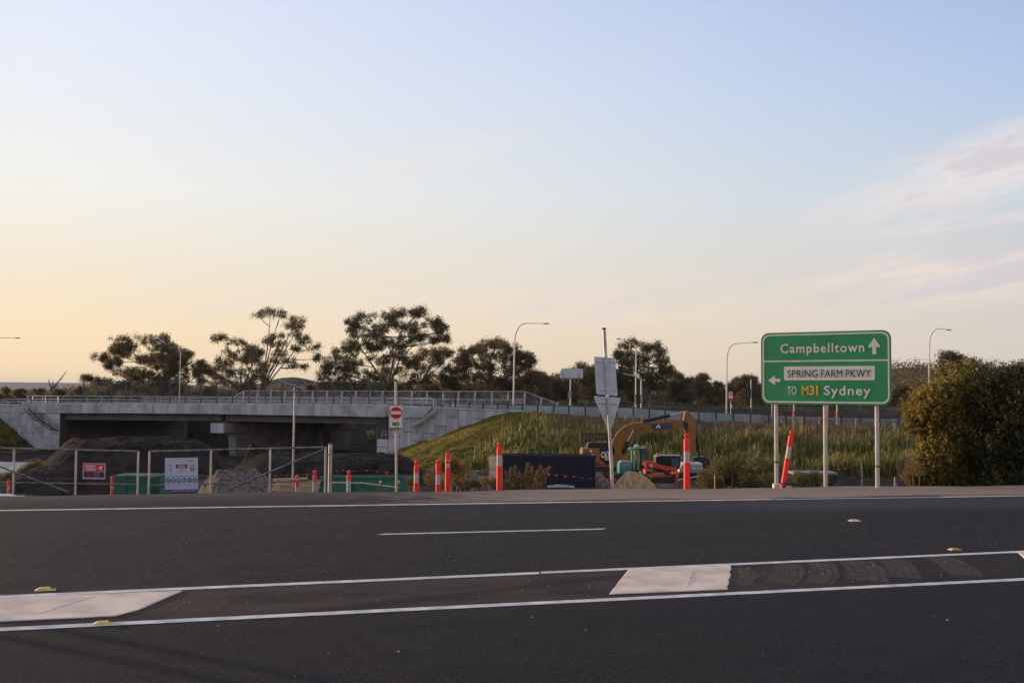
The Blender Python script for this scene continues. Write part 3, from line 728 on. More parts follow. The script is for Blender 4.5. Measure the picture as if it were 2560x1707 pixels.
# small stakes with yellow caps
for px, lb in ((951, 'short rusty stake with yellow cap left of the NO ENTRY pole'), (996, 'short rusty stake with yellow cap right of the NO ENTRY pole')):
    p = at(px, 1224, 27.5); z1 = at(px, 1203, 27.5).z; t = thing('survey_stake', lb, 'stake', (p.x, 27.5, p.z-.2), 'capped stakes by the NO ENTRY pole')
    mb = MB(); mb.tube([(0, 0, 0), (0, 0, z1-p.z+.2)], .016, 6); local(mb, 'shaft', M['rust'], t)
    mb = MB(); mb.lathe([(.03, -.05), (.034, 0), (.02, .02)], (0, 0, z1-p.z+.2), 8); local(mb, 'cap', M['marker_y'], t)

# ------------------------------------------------------------------ chain-link gates
def wires(mb, x0, x1, z0, z1, y, pitch, r, topf=None):
    H = z1-z0; 
    for sgn in (1, -1):
        k = x0-H if sgn == 1 else x0
        while k < (x1 if sgn == 1 else x1+H):
            a = Vector((k, y, z0)); b = Vector((k+sgn*H, y, z1))
            # clip to x0..x1
            pa, pb = a.copy(), b.copy(); d = pb-pa
            t0, t1 = 0, 1
            for lo in (x0,):
                ta = (lo-a.x)/d.x
                if d.x > 0: t0 = max(t0, ta)
                else: t1 = min(t1, ta)
            tb_ = (x1-a.x)/d.x
            if d.x > 0: t1 = min(t1, tb_)
            else: t0 = max(t0, tb_)
            if t1-t0 > .02: mb.tube([a+d*t0, a+d*t1], r, 3, cap=False)
            k += pitch
def gate(pxs, ytop, ymid, Y, brace, label, end_post=None):
    x0, x1 = pxs[0], pxs[-1]; base = -1.25; p0 = at(x0, ytop(x0), Y)
    t = thing('mesh_gate', label, 'gate', (p0.x, Y, base), 'pair of chain-link gates')
    T = lambda px, py: at(px, py, Y)
    mb = MB(); mb.tube([T(x0, ytop(x0)), T(x1, ytop(x1))], .027, 10); mb.build('top_rail', M['galv_old'], t, smooth=True)
    mb = MB(); mb.tube([T(x0, ymid(x0)), T(x1, ymid(x1))], .021, 10); mb.build('middle_rail', M['galv_old'], t, smooth=True)
    mb = MB(); a, b = T(x0, ytop(x0)), T(x1, ytop(x1)); mb.tube([(a.x, Y, base+.08), (b.x, Y, base+.08)], .024, 8); mb.build('bottom_rail', M['galv_old'], t)
    for px in pxs:
        a = T(px, ytop(px)); mb = MB(); mb.tube([(a.x, Y, base+.08), (a.x, Y, a.z)], .028, 10); mb.build('upright', M['post'], t, smooth=True)
    mb = MB(); mb.tube([T(*brace[0]) + Vector((0, -.03, 0)), T(*brace[1]) + Vector((0, -.03, 0))], .022, 8); mb.build('brace', M['galv_old'], t, smooth=True)
    mb = MB(); wires(mb, a_x(x0, Y), a_x(x1, Y), base+.08, min(T(x0, ytop(x0)).z, T(x1, ytop(x1)).z), Y+.03, .075, .0028)
    mb.build('chain_mesh', M['wire'], t, kind='stuff')
    return t
def a_x(px, Y): return at(px, 1150, Y).x
gate([-420, -270, -120, 36, 191, 346], lambda x: 1128-(346-x)*.0235, lambda x: 1211-(346-x)*.0165, 29.5, ((-60, 1143), (172, 1229)), 'left chain-link gate leaf carrying the SECURITY WARNING sign')
gate([374, 528, 676, 814], lambda x: 1128-(x-374)*.024, lambda x: 1213-(x-374)*.030, 29.6, ((812, 1122), (552, 1230)), 'right chain-link gate leaf carrying the white site board')
p = at(826, 1112, 29.7); t = thing('gate_post', 'stout grey steel gate post right of the open mesh gate', 'post', (p.x, 29.7, -1.3))
mb = MB(); mb.tube([(0, 0, 0), (0, 0, p.z+1.3)], .052, 14); local(mb, 'post_shaft', M['galv'], t, smooth=True)
mb = MB(); mb.lathe([(.055, 0), (.055, .02), (.02, .045)], (0, 0, p.z+1.3)); local(mb, 'post_cap', M['galv_old'], t)
for z in (p.z+1.05, .35):
    mb = MB(); mb.box((-.14, -.03, z-.02), (.06, .03, z+.02)); local(mb, 'hinge', M['galv_old'], t)
# SECURITY WARNING sign
def sec_sign():
    Y = 29.40; a = at(206, 1197, Y); b = at(263.5, 1157.5, Y); W = b.x-a.x; H = b.z-a.z; t = thing('security_sign', 'red SECURITY WARNING sign with camera symbol hung on the gate', 'sign', (a.x+W/2, Y, a.z)); 
    t.rotation_euler.y = R(1.2)
    plate(rrect(-W/2, 0, W/2, H, .006, 2), 0, .006, 'sign_panel', M['sign_white_pink'], t)
    plate(rrect(-W/2+.03, H*.50, W/2-.03, H-.022, .004, 2), -.004, 0, 'red_field', M['sec_red'], t)
    plate(rrect(-W/2+.03, .045, W/2-.03, H*.455, .004, 2), -.004, 0, 'navy_field', M['navy'], t)
    letters('SECURITY', -W*.15, H*.74, H*.13, M['sign_white'], t, y=-.007, bold=.003, width=W*.48)
    letters('WARNING', -W*.15, H*.555, H*.13, M['sign_white'], t, y=-.007, bold=.003, width=W*.48)
    cx, cz = W*.27, H*.74
    plate([(cx-.05, cz-.02), (cx+.035, cz+.055), (cx+.055, cz+.03), (cx+.04, cz-.01), (cx-.02, cz-.045)], -.007, -.004, 'camera_symbol', M['sign_white'], t)
    plate([(cx+.01, cz-.03), (cx+.025, cz-.025), (cx+.03, cz-.05), (cx+.065, cz-.05), (cx+.065, cz-.066), (cx+.005, cz-.066)], -.007, -.004, 'camera_bracket', M['sign_white'], t)
    for i in range(4):
        mb = MB(); mb.box((-.02, -.007, H*.38-i*.033), (.17-.02*(i == 3), -.004, H*.38-i*.033+.012)); local(mb, 'print_line', M['greytext'], t)
    plate([(-.17, H*.18), (-.13, H*.14), (-.09, H*.18), (-.10, H*.36), (-.16, H*.36)], -.007, -.004, 'shield_symbol', M['sign_red'], t)
M['sign_white_pink'] = mat('sign_pink_white', (.50, .40, .40), .5, 0, .05, 3)
sec_sign()
def board():
    Y = 29.35; a = at(412.5, 1228, Y); b = at(496.5, 1144, Y); W = b.x-a.x; H = b.z-a.z; t = thing('site_board', 'white construction site board reading GATE 1 and 27 with blue safety symbols', 'sign', (a.x+W/2, Y, a.z)); t.rotation_euler.y = -R(1.3)
    u = W/84.0
    plate(rrect(-W/2, 0, W/2, H, .02, 3), 0, .006, 'sign_panel', M['board'], t)
    X = lambda px: (px-42)*u            # pixels from the board's left and top
    Z = lambda py: H-py*u
    mb = MB(); mb.box((-W/2+.01, -.003, 0.005), (W/2-.01, 0, H*.065)); local(mb, 'blue_strip', M['blue'], t)
    letters('GATE', X(14.5), Z(21.5), 3.2*u, M['greytext'], t, bold=.0012, width=11*u); letters('1', X(15), Z(34), 8*u, M['black'], t, bold=.003)
    letters('RADIO', X(70.5), Z(21), 3.2*u, M['greytext'], t, bold=.0012, width=14*u); letters('27', X(70.5), Z(34), 8.5*u, M['black'], t, bold=.003, width=12*u)
    plate(rrect(X(28), Z(26), X(57), Z(17), .004, 2), -.004, 0, 'danger_plate', M['black'], t)
    plate(disc(X(42.5), Z(21.5), 3.6*u, 20, 3.2), -.0055, -.004, 'danger_oval', M['sec_red'], t)
    letters('DANGER', X(42.5), Z(23.4), 3.6*u, M['sign_white'], t, y=-.008, bold=.0012, width=20*u)
    letters('Georgiou', X(65), Z(9), 3.6*u, M['sec_red'], t, width=18*u)
    plate([(X(76.5), Z(5.5)), (X(78.5), Z(5.5)), (X(77.5), Z(8))], -.004, 0, 'logo_mark', M['sec_red'], t)
    for i, (a0, b0) in enumerate(((31, 54), (39, 46), (31, 55), (39, 46))):
        mb = MB(); mb.box((X(a0), -.003, Z(29.2+i*2.6)), (X(b0), 0, Z(28.4+i*2.6))); local(mb, 'print_line', M['greytext'], t)
    letters('MANDATORY PERSONAL PROTECTIVE EQUIPMENT', X(42), Z(48.5), 1.9*u, M['greytext'], t, bold=.0008, width=74*u)
    sym = ['vest', 'glove', 'hat', 'boot', 'glasses', 'hand']
    for i in range(6):
        cx, cz = X(8.5+i*13.6), Z(57.5); plate(disc(cx, cz, 5.9*u, 24), -.004, 0, 'symbol_disc', M['blue'], t)
        q = 1.0*u
        S = {'vest': [(-2.5,-4),(-1,-4),(-.6,0),(.6,0),(1,-4),(2.5,-4),(2,3.2),(.8,3.6),(0,2.2),(-.8,3.6),(-2,3.2)],
             'glove': [(-2,-3.5),(2,-3.5),(2.4,1),(1.5,3.5),(-.5,3.8),(-2.2,2)],
             'hat': [(-4,-1),(4,-1),(2.8,.3),(2.2,2.4),(0,3.2),(-2.2,2.4),(-2.8,.3)],
             'boot': [(-2.6,3.2),(-.2,3.2),(0,0),(3.4,-1.2),(3.4,-3),(-2.8,-3)],
             'glasses': [(-4,1.4),(4,1.4),(3.6,-1),(1,-1.2),(0,.2),(-1,-1.2),(-3.6,-1)],
             'hand': [(-1.6,-3.6),(1.6,-3.6),(2.6,.4),(1.6,3.6),(.2,1.2),(-.4,3.9),(-2.2,.4)]}[sym[i]]
        plate([(cx+x*q, cz+z*q) for x, z in S], -.007, -.004, 'safety_symbol', M['board'], t)
        for j in range(2 if i % 2 else 3):
            mb = MB(); mb.box((cx-3.2*u+j*.3*u, -.003, Z(67.3+j*2.6)), (cx+3.2*u-j*.3*u, 0, Z(66.5+j*2.6))); local(mb, 'print_line', M['greytext'], t)
    for x0_, x1_ in ((-26, -12), (-9, 8), (12, 24), (27, 34)):
        mb = MB(); mb.box((x0_*u, -.005, .018), (x1_*u, -.003, .030)); local(mb, 'print_line', M['board'], t)
board()

# ------------------------------------------------------------------ the bridge
WB = Vector((.562, .827, 0)); SL = 57.5
def BK(s, k, z, t=0): p = P0 + UB*s + WB*k + NB*t; p.z = z; return p
_s = [s_at(950), s_at(880), s_at(480), s_at(150), s_at(40)]
ZT = [Bz(950, 1013), Bz(880, 1012.5), Bz(480, 1011), Bz(150, 1009), Bz(40, 1009)]
ZB_ = [Bz(950, 1042), Bz(880, 1040.5), Bz(480, 1033.5), Bz(150, 1032), Bz(40, 1031)]
ZG = [Bz(950, 1061), Bz(880, 1059), Bz(480, 1051), Bz(150, 1049), Bz(40, 1049)]
zt_ = lambda s: float(np.interp(s, _s, ZT)); zb_ = lambda s: float(np.interp(s, _s, ZB_)); zg_ = lambda s: float(np.interp(s, _s, ZG))
def slab(mb, s0, s1, t0, t1, za, zb):      # za, zb: (z at s0, z at s1) bottom and top
    mb.hexa([B(s0, t0, za[0]), B(s1, t0, za[1]), B(s1, t1, za[1]), B(s0, t1, za[0]), B(s0, t0, zb[0]), B(s1, t0, zb[1]), B(s1, t1, zb[1]), B(s0, t1, zb[0])])
bridge = thing('road_bridge', 'long concrete road bridge carrying the parkway over the cutting', 'bridge', (P0.x, P0.y, 0))
s = -1.6; step = 2.72
while s < SL+4.2:
    e = min(s+step, SL+5); mb = MB(); slab(mb, s+.035, e-.035, .25, .02, (zb_(s), zb_(e)), (zt_(s), zt_(e)))
    mb.build('parapet_panel', M['concrete'] if random.random() < .6 else M['concrete_b'], bridge); s += step
mb = MB(); slab(mb, -1.6, SL+5, .017, -.01, (zb_(0)+.05, zb_(SL)+.05), (zt_(0)-.05, zt_(SL)-.05)); mb.build('panel_backing', M['joint'], bridge)
mb = MB(); slab(mb, -1.6, SL+5, -.013, -.5, (zb_(0)+.1, zb_(SL)+.1), (zt_(0)+.16, zt_(SL)+.16)); mb.build('kerb', M['concrete'], bridge)
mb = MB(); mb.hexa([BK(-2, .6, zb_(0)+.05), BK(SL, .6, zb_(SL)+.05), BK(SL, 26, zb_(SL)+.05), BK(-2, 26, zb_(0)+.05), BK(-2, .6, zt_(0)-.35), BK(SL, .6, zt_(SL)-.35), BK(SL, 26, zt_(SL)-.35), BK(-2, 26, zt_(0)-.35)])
mb.build('deck', M['concrete_shade'], bridge)
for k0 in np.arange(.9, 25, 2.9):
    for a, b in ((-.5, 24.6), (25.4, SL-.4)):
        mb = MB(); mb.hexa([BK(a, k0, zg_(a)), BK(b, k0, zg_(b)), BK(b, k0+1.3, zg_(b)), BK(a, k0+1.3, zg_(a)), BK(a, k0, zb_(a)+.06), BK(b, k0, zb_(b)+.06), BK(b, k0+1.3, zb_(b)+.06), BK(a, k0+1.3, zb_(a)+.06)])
        mb.build('girder', M['concrete_shade'], bridge)
def wall_panels(a, b, f, z0f, z1f, parent, pw=1.65, ph=2.0, ms=None):
    """panels standing on the line f(u): u from a to b, bottom z0f(u), top z1f(u)"""
    n = 0; u = a; d = 1 if b > a else -1
    i = 0
    while (u-b)*d < -.05:
        e = u+d*min(pw, abs(b-u)); zlo, zhi = min(z0f(u), z0f(e)), z1f((u+e)/2); z = zhi; h = ph if i % 2 else ph/2
        while z > zlo+.15:
            zz = max(z-h, zlo); h = ph
            mb = MB(); g_ = .030
            ua, ub_ = u+d*g_, e-d*g_
            q = [f(ua, 0, zz+g_), f(ub_, 0, zz+g_), f(ub_, -.14, zz+g_), f(ua, -.14, zz+g_), f(ua, 0, z-g_), f(ub_, 0, z-g_), f(ub_, -.14, z-g_), f(ua, -.14, z-g_)]
            mb.hexa(q); mb.build('wall_panel', M[ms] if ms else (M['concrete'] if random.random() < .55 else M['concrete_b']), parent); z = zz; n += 1
        u = e; i += 1
    return n
# right-hand wing wall, along the bridge line
rw = thing('retaining_wall', 'grey panel retaining wall right of the bridge, running into the grass mound', 'wall', (-17, 138, -5))
def rtop(s):
    return float(np.interp(s, [s_at(1330), s_at(1100), s_at(1000), s_at(999), s_at(978), s_at(977), s_at(946)], [Bz(1330, 1030), Bz(1100, 1022), Bz(1000, 1018), Bz(999, 1040), Bz(978, 1062), Bz(977, 1097), Bz(946, 1097)]))
def g_at(s, t=.4): p = B(s, t, 0); return tz(p.x, p.y)
s0 = s_at(946); s1 = s_at(1325)
wall_panels(s0, s1, lambda u, k, z: B(u, .12+k, z), lambda u: g_at(u, .6)-.5, rtop, rw)
mb = MB(); slab(mb, s0-.1, s1, -.05, -1.5, (-6.5, -2), (rtop(s0)-.1, rtop(s1)-.2)); 
mb = MB()
for i in range(24):
    a = s0+(s1-s0)*i/24; b = s0+(s1-s0)*(i+1)/24; za = min(rtop(a), rtop(b))-.06; slab(mb, a, b, -.04, -1.5, (g_at(a)-1, g_at(b)-1), (za, za))
mb.build('wall_backing', M['joint'], rw)
mb = MB(); slab(mb, s_at(1003), s_at(1330), .20, -.3, (rtop(s_at(1003))+.005, rtop(s_at(1330))+.005), (rtop(s_at(1003))+.26, rtop(s_at(1330))+.16)); mb.build('coping', M['concrete'], rw)
mb = MB(); mb.hexa([B(s_at(1016), .55, Bz(1016, 1043)), B(s_at(1062), .45, Bz(1062, 1043)), B(s_at(1062), .1, Bz(1062, 1043)), B(s_at(1016), .1, Bz(1016, 1043)),
                    B(s_at(1018), .55, Bz(1018, 1019)), B(s_at(1085), .45, Bz(1085, 1019)), B(s_at(1085), .1, Bz(1085, 1019)), B(s_at(1018), .1, Bz(1018, 1019))])
mb.build('end_panel', M['barrier'], rw)
# abutment faces under the deck, shade put into their concrete colour
ab = []
for s_0, nm in ((0, 'far'), (SL, 'near')):
    pass
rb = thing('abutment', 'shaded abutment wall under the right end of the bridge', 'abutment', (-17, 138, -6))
wall_panels(.3, 26, lambda u, k, z: BK(0, u, z) + UB*(.12+k), lambda u: -6.4, lambda u: zb_(0)-.1, rb, pw=2.2, ms='concrete_shade')
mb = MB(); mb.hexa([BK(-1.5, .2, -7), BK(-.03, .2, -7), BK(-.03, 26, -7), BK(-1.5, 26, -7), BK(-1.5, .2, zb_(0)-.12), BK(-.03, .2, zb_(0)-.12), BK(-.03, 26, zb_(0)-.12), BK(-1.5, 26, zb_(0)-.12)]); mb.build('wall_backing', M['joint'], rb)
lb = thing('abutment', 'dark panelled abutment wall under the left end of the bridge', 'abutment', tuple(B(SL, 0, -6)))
wall_panels(.3, 26, lambda u, k, z: BK(SL, u, z) - UB*(.12+k), lambda u: -6.6, lambda u: zb_(SL)-.1, lb, pw=1.9, ms='concrete_shade')
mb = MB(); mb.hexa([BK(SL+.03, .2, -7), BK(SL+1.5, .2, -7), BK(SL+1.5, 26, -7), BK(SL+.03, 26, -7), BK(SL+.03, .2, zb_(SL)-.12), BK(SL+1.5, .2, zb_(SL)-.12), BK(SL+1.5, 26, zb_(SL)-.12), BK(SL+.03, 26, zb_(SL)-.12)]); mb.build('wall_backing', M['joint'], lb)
# left wing wall
lw = thing('retaining_wall', 'grey panel retaining wall at the left end of the bridge above the dark bank', 'wall', tuple(B(SL, 0, -5)))
sl0, sl1 = s_at(142), s_at(-30)
ltop = lambda s: float(np.interp(s, [s_at(158), s_at(150), s_at(100), s_at(0), s_at(-60)], [Bz(158, 1034), Bz(150, 1034), Bz(100, 1016), Bz(0, 1013), Bz(-60, 1011)]))
wall_panels(s_at(154), sl1, lambda u, k, z: B(u, .10+k, z), lambda u: g_at(u, .6)-.5, lambda u: min(ltop(u), 2), lw, pw=1.72)
mb = MB()
for i in range(14):
    a = s_at(154)+(sl1-s_at(154))*i/14; b = s_at(154)+(sl1-s_at(154))*(i+1)/14; slab(mb, a, b, -.05, -1.5, (-8.5, -8.5), (ltop(a)-.05, ltop(b)-.05))
mb.build('wall_backing', M['joint'], lw)
mb = MB(); slab(mb, s_at(104), s_at(-60), .2, -.4, (ltop(s_at(104))+.01, ltop(s_at(-60))+.01), (ltop(s_at(104))+.28, ltop(s_at(-60))+.28)); mb.build('coping', M['concrete'], lw)
# pier: shade of the sides put into the colour, lit end block left pale
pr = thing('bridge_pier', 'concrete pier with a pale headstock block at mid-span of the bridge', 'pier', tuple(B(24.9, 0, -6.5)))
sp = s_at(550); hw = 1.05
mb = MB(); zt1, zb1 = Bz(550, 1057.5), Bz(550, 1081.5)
mb.hexa([BK(sp-hw, -.1, zb1), BK(sp+hw, -.1, zb1), BK(sp+hw, 26, zb1), BK(sp-hw, 26, zb1), BK(sp-hw, -.1, zt1), BK(sp+hw, -.1, zt1), BK(sp+hw, 26, zt1), BK(sp-hw, 26, zt1)]); mb.build('headstock', M['pier_shade'], pr)
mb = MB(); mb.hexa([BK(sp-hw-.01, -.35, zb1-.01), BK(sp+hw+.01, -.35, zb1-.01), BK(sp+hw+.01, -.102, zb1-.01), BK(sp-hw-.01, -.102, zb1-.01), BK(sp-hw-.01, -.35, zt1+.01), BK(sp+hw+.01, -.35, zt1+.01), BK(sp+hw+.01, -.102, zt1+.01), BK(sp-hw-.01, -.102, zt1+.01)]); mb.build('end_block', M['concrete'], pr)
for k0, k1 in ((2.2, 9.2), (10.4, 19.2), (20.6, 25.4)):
    mb = MB(); mb.hexa([BK(sp-.55, k0+.35, -7), BK(sp+.55, k0+.35, -7), BK(sp+.55, k1, -7), BK(sp-.55, k1, -7), BK(sp-.65, k0, zb1-.003), BK(sp+.65, k0, zb1-.003), BK(sp+.65, k1, zb1-.003), BK(sp-.65, k1, zb1-.003)]); mb.build('column', M['pier_shade'], pr)
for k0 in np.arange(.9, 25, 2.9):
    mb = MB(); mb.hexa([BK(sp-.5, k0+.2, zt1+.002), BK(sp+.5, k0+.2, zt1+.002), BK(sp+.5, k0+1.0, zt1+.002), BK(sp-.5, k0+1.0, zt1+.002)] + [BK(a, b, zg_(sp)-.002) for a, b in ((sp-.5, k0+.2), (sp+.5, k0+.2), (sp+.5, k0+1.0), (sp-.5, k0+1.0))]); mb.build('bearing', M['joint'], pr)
# name plate on the parapet
t = thing('bridge_name_sign', 'small white SPRING FARM PKWY name plate fixed to the bridge parapet', 'sign', tuple(B(s_at(335), .3, Bz(335, 1032))))
ang = math.atan2(-UB.y, -UB.x); t.rotation_euler.z = ang
Wn = (s_at(310)-s_at(361)); Hn = Bz(335, 1020)-Bz(335, 1031.5)
plate(rrect(-Wn/2, 0, Wn/2, Hn, .03, 2), -.06, -.01, 'sign_panel', M['white'], t); letters('SPRING FARM PKWY', 0, Hn*.28, Hn*.46, M['greytext'], t, y=-.075, bold=.008, width=Wn*.86)
ring(rrect(-Wn/2+.03, .03, Wn/2-.03, Hn-.03, .02, 2), rrect(-Wn/2+.08, .08, Wn/2-.08, Hn-.08, .02, 2), -.064, 'border', M['greytext'], t)

# screens and rails on the bridge
def s_line(px, t):
    r = (px-1280)/FPX; X0 = P0.x+NB.x*t; Y0 = P0.y+NB.y*t; return (X0 - r*Y0)/(-UB.x + r*UB.y) if False else (r*Y0 - X0)/(UB.x - r*UB.y)
def PT(px, py, t): s = s_line(px, t); Y = (P0+UB*s+NB*t).y; return at(px, py, Y)
def screen(name, label, tops, t, pr_, mpost, mesh, base_y, lean=0, cat='screen', mid=None):
    """tops: list of (px, top py); posts at each"""
    b0 = PT(tops[0][0], base_y(tops[0][0]), t); o = thing(name, label, cat, tuple(b0))
    last = None
    for px, py in tops:
        a = PT(px, base_y(px), t); b = PT(px+lean, py, t)
        mb = MB(); dxy = UB*pr_; dn = NB*pr_*1.6
        mb.hexa([a-dxy-dn, a+dxy-dn, a+dxy+dn, a-dxy+dn, b-dxy-dn*.6, b+dxy-dn*.6, b+dxy+dn*.6, b-dxy+dn*.6]); mb.build('post', mpost, o)
        if last:
            la, lb_ = last; mb = MB(); mb.tube([lb_, b], pr_*.7, 4); mb.build('top_rail', mpost, o)
            if mesh:
                mb = MB(); n = max(3, int((a-la).length/.16))
                for i in range(n):
                    for f in (0, 1):
                        u0 = (i+.5)/n; u1 = min(max(u0 + (.45 if f else -.45), 0), 1); 
                        mb.tube([la.lerp(a, u0), lb_.lerp(b, u1)], mesh, 3, cap=False)
                mb.build('screen_mesh', mpost, o)
        last = (a, b)
    return o
fp = [(150, 1000), (180, 976), (209.5, 955)] + [(209.5+ (923-209.5)*((i/18)**1.0)*(1+.0) , 954.5) for i in range(1, 19)] + [(962, 972), (1000, 991)]
fp = [(p if not (210 < p[0] < 923.1) else (209.5+(923-209.5)*(.86*((p[0]-209.5)/713.5)+.14*((p[0]-209.5)/713.5)**2), p[1]+1.2*((p[0]-209.5)/713.5-.5))) for p in fp]
screen('safety_screen', 'tall dark-posted mesh throw screen along the near edge of the bridge', fp, -.1, .055, M['darksteel'], .006, lambda px: 1009+(px-150)*.005, cat='safety screen')
bp_ = [(573, 998), (607, 977)] + [(x, 976.5) for x in (642, 676, 711, 745, 780, 816, 853, 888, 923, 955, 990, 1028, 1066, 1106, 1145, 1186, 1228, 1269, 1311)] + [(1352, 994), (1393, 1008)]
bp_ = [(x, y+(x-607)*.003 if y < 980 else y) for x, y in bp_]
screen('safety_screen', 'low pale silver screen with leaning posts along the far edge of the bridge', bp_, -23, .07, M['rail'], .005, lambda px: 1006+(px-600)*.010, lean=2.2, cat='safety screen')
def railing(label, px0, px1, t, ys, step, postm, railm, r=.05, name='guard_rail', cat='guard rail', base=10):
    b0 = PT(px0, ys[0](px0)+base, t); o = thing(name, label, cat, tuple(b0))
    for y in ys:
        mb = MB(); mb.tube([PT(px, y(px), t) for px in np.linspace(px0, px1, 9)], r, 6); mb.build('rail', railm, o)
    for px in np.arange(px0, px1+.1, step):
        mb = MB(); a = PT(px, ys[0](px)-.3, t); b = PT(px, ys[0](px)+base, t); mb.tube([a, b], r*1.3, 4); mb.build('post', postm, o)
    return o
railing('twin-rail traffic barrier along the near kerb of the bridge deck', 70, 1080, -1.4, [lambda p: 989+(p-70)*.006, lambda p: 997+(p-70)*.007, lambda p: 1003+(p-70)*.006], 37, M['darksteel'], M['rail'], .055, base=18)
railing('twin-rail traffic barrier along the far kerb of the bridge deck', 350, 1310, -20, [lambda p: 993+(p-70)*.005, lambda p: 1000+(p-70)*.006], 41, M['darksteel'], M['rail'], .05, base=14)
railing('pale pipe handrail on the wing wall above the stair', 1000, 1113, .05, [lambda p: 995+(p-1000)*.02, lambda p: 1003+(p-1000)*.03], 28, M['galv'], M['galv'], .035, name='handrail', cat='handrail', base=26)
railing('pale handrail on the left wing wall beside the dark stair', 82, 147, .05, [lambda p: 990, lambda p: 998, lambda p: 1004], 32, M['rail'], M['rail'], .045, name='handrail', cat='handrail', base=18)
railing('dark-posted barrier rail at the far left end of the approach', -60, 75, .0, [lambda p: 999-(p)*.03, lambda p: 1005-(p)*.01], 27, M['blackfence'], M['rail'], .05, base=15)
# stairs
def stair(label, path, t, m1, m2):
    b = PT(*path[-1], t); o = thing('access_stair', label, 'stair', tuple(b)); P = [PT(x, y, t) for x, y in path]
    for tt in (0, .9):
        mb = MB()
        for a, c in zip(P, P[1:]):
            k = Vector((0, 0, .08)); q = NB*(.03); oo = NB*tt
            mb.hexa([a+oo-k, c+oo-k, c+oo+q-k, a+oo+q-k, a+oo+k, c+oo+k, c+oo+q+k, a+oo+q+k])
        mb.build('stringer', m1, o)
        for h in (.55, 1.05):
            mb = MB(); mb.tube([p+NB*tt+Vector((0, 0, h)) for p in P], .028, 6); mb.build('handrail', m2, o)
        for a, c in zip(P, P[1:]):
            for f in (0, .5, 1):
                mb = MB(); p = a.lerp(c, f)+NB*tt; mb.tube([p, p+Vector((0, 0, 1.05))], .025, 5); mb.build('baluster', m2, o)
    for a, c in zip(P, P[1:]):
        n = max(1, int((a-c).length/.32))
        for i in range(n):
            p = a.lerp(c, (i+.5)/n); mb = MB(); mb.box((p.x-.14, p.y-.9, p.z-.03), (p.x+.14, p.y, p.z+.01)); mb.build('tread', m1, o)
stair('dark steel access stair running down the left wing wall', [(72, 1020), (100, 1050), (107, 1051), (138, 1074), (145, 1075)], .35, M['darksteel'], M['darksteel'])
stair('pale access stair running down the right wing wall beside the NO ENTRY sign', [(1100, 1022), (1052, 1055), (1030, 1066)], .35, M['galv'], M['galv'])
railing('small pale handrail frame on the low step of the right wing wall', 955, 974, .05, [lambda p: 1077, lambda p: 1086], 9.5, M['galv'], M['galv'], .035, name='handrail', cat='handrail', base=20)

# ------------------------------------------------------------------ picket fence along the right-hand approach
fpx = [1093, 1126, 1138, 1173, 1208, 1244, 1269.5, 1306, 1344, 1384, 1422, 1463, 1503, 1542, 1583, 1623, 1663, 1706, 1747, 1790, 1833, 1877, 1921, 1965, 2011, 2057, 2104, 2152, 2199, 2247, 2296]
fb = lambda px: float(np.interp(px, [1090, 1180, 1250, 1300, 1420, 1500, 1583, 1700, 1850, 2050, 2210, 2300], [1023, 1027, 1029, 1032, 1038, 1043, 1045, 1049, 1054, 1061, 1067, 1070]))
fh = lambda px: float(np.interp(px, [1090, 1300, 1583, 1850, 2210], [25, 27, 30, 33, 36]))
fn = thing('picket_fence', 'long dark steel picket fence with black posts along the top of the bank', 'fence', tuple(PT(1093, fb(1093), .1)))
last = None
for px in fpx:
    a = PT(px, fb(px)+1.5, .1); b = PT(px, fb(px)-fh(px), .1); mb = MB(); mb.tube([a, b+Vector((0, 0, .12))], .075, 4); mb.build('post', M['blackfence'], fn)
    if last and px-last[2] > 20:
        la, lb2, _ = last; mb = MB(); n = 15
        dz1 = Vector((0, 0, .12)); c0, c1 = la.lerp(lb2, .06), a.lerp(b, .06); d0, d1 = la.lerp(lb2, .86), a.lerp(b, .86)
        mb.tube([c0, c1], .022, 4); mb.tube([d0, d1], .022, 4)
        for i in range(1, n): mb.tube([c0.lerp(c1, i/n), d0.lerp(d1, i/n)], .024, 3, cap=False)
        mb.build('picket_panel', M['picket'], fn)
    last = (a, b, px)
# concrete barrier behind it, then the steel guard rail
bt_ = lambda px: float(np.interp(px, [1085, 1200, 1380, 1582, 1699, 1880, 2000, 2200], [1008, 1011, 1015, 1020, 1029, 1036, 1040, 1046]))
cb = thing('concrete_barrier', 'pale concrete traffic barrier showing through the picket fence', 'barrier', tuple(PT(1300, 1040, -3)))
pxs = np.linspace(1110, 1905, 34)
for i in range(33):
    a, b = PT(pxs[i]+.15, bt_(pxs[i]), -3), PT(pxs[i+1]-.15, bt_(pxs[i+1]), -3); mb = MB(); q = NB*.28
    mb.hexa([a-q-Vector((0,0,1.4)), b-q-Vector((0,0,1.4)), b+q-Vector((0,0,1.4)), a+q-Vector((0,0,1.4)), a-q*.4, b-q*.4, b+q*.4, a+q*.4]); mb.build('barrier_block', M['barrier'], cb)
gr = thing('guard_rail', 'steel W-beam guard rail behind the fence below the green sign', 'guard rail', tuple(PT(1905, 1055, -3)))
mb = MB()
P = [PT(px, bt_(px)+2, -3) for px in np.linspace(1905, 2310, 12)]
for i in range(11):
    a, b = P[i], P[i+1]; q = NB*.09
    for z in (0, -.19): mb.hexa([a+Vector((0,0,z-.13)), b+Vector((0,0,z-.13)), b+q*.4+Vector((0,0,z-.13)), a+q*.4+Vector((0,0,z-.13)), a+Vector((0,0,z)), b+Vector((0,0,z)), b+q+Vector((0,0,z-.04)), a+q+Vector((0,0,z-.04))])
mb.build('beam', M['barrier'], gr)
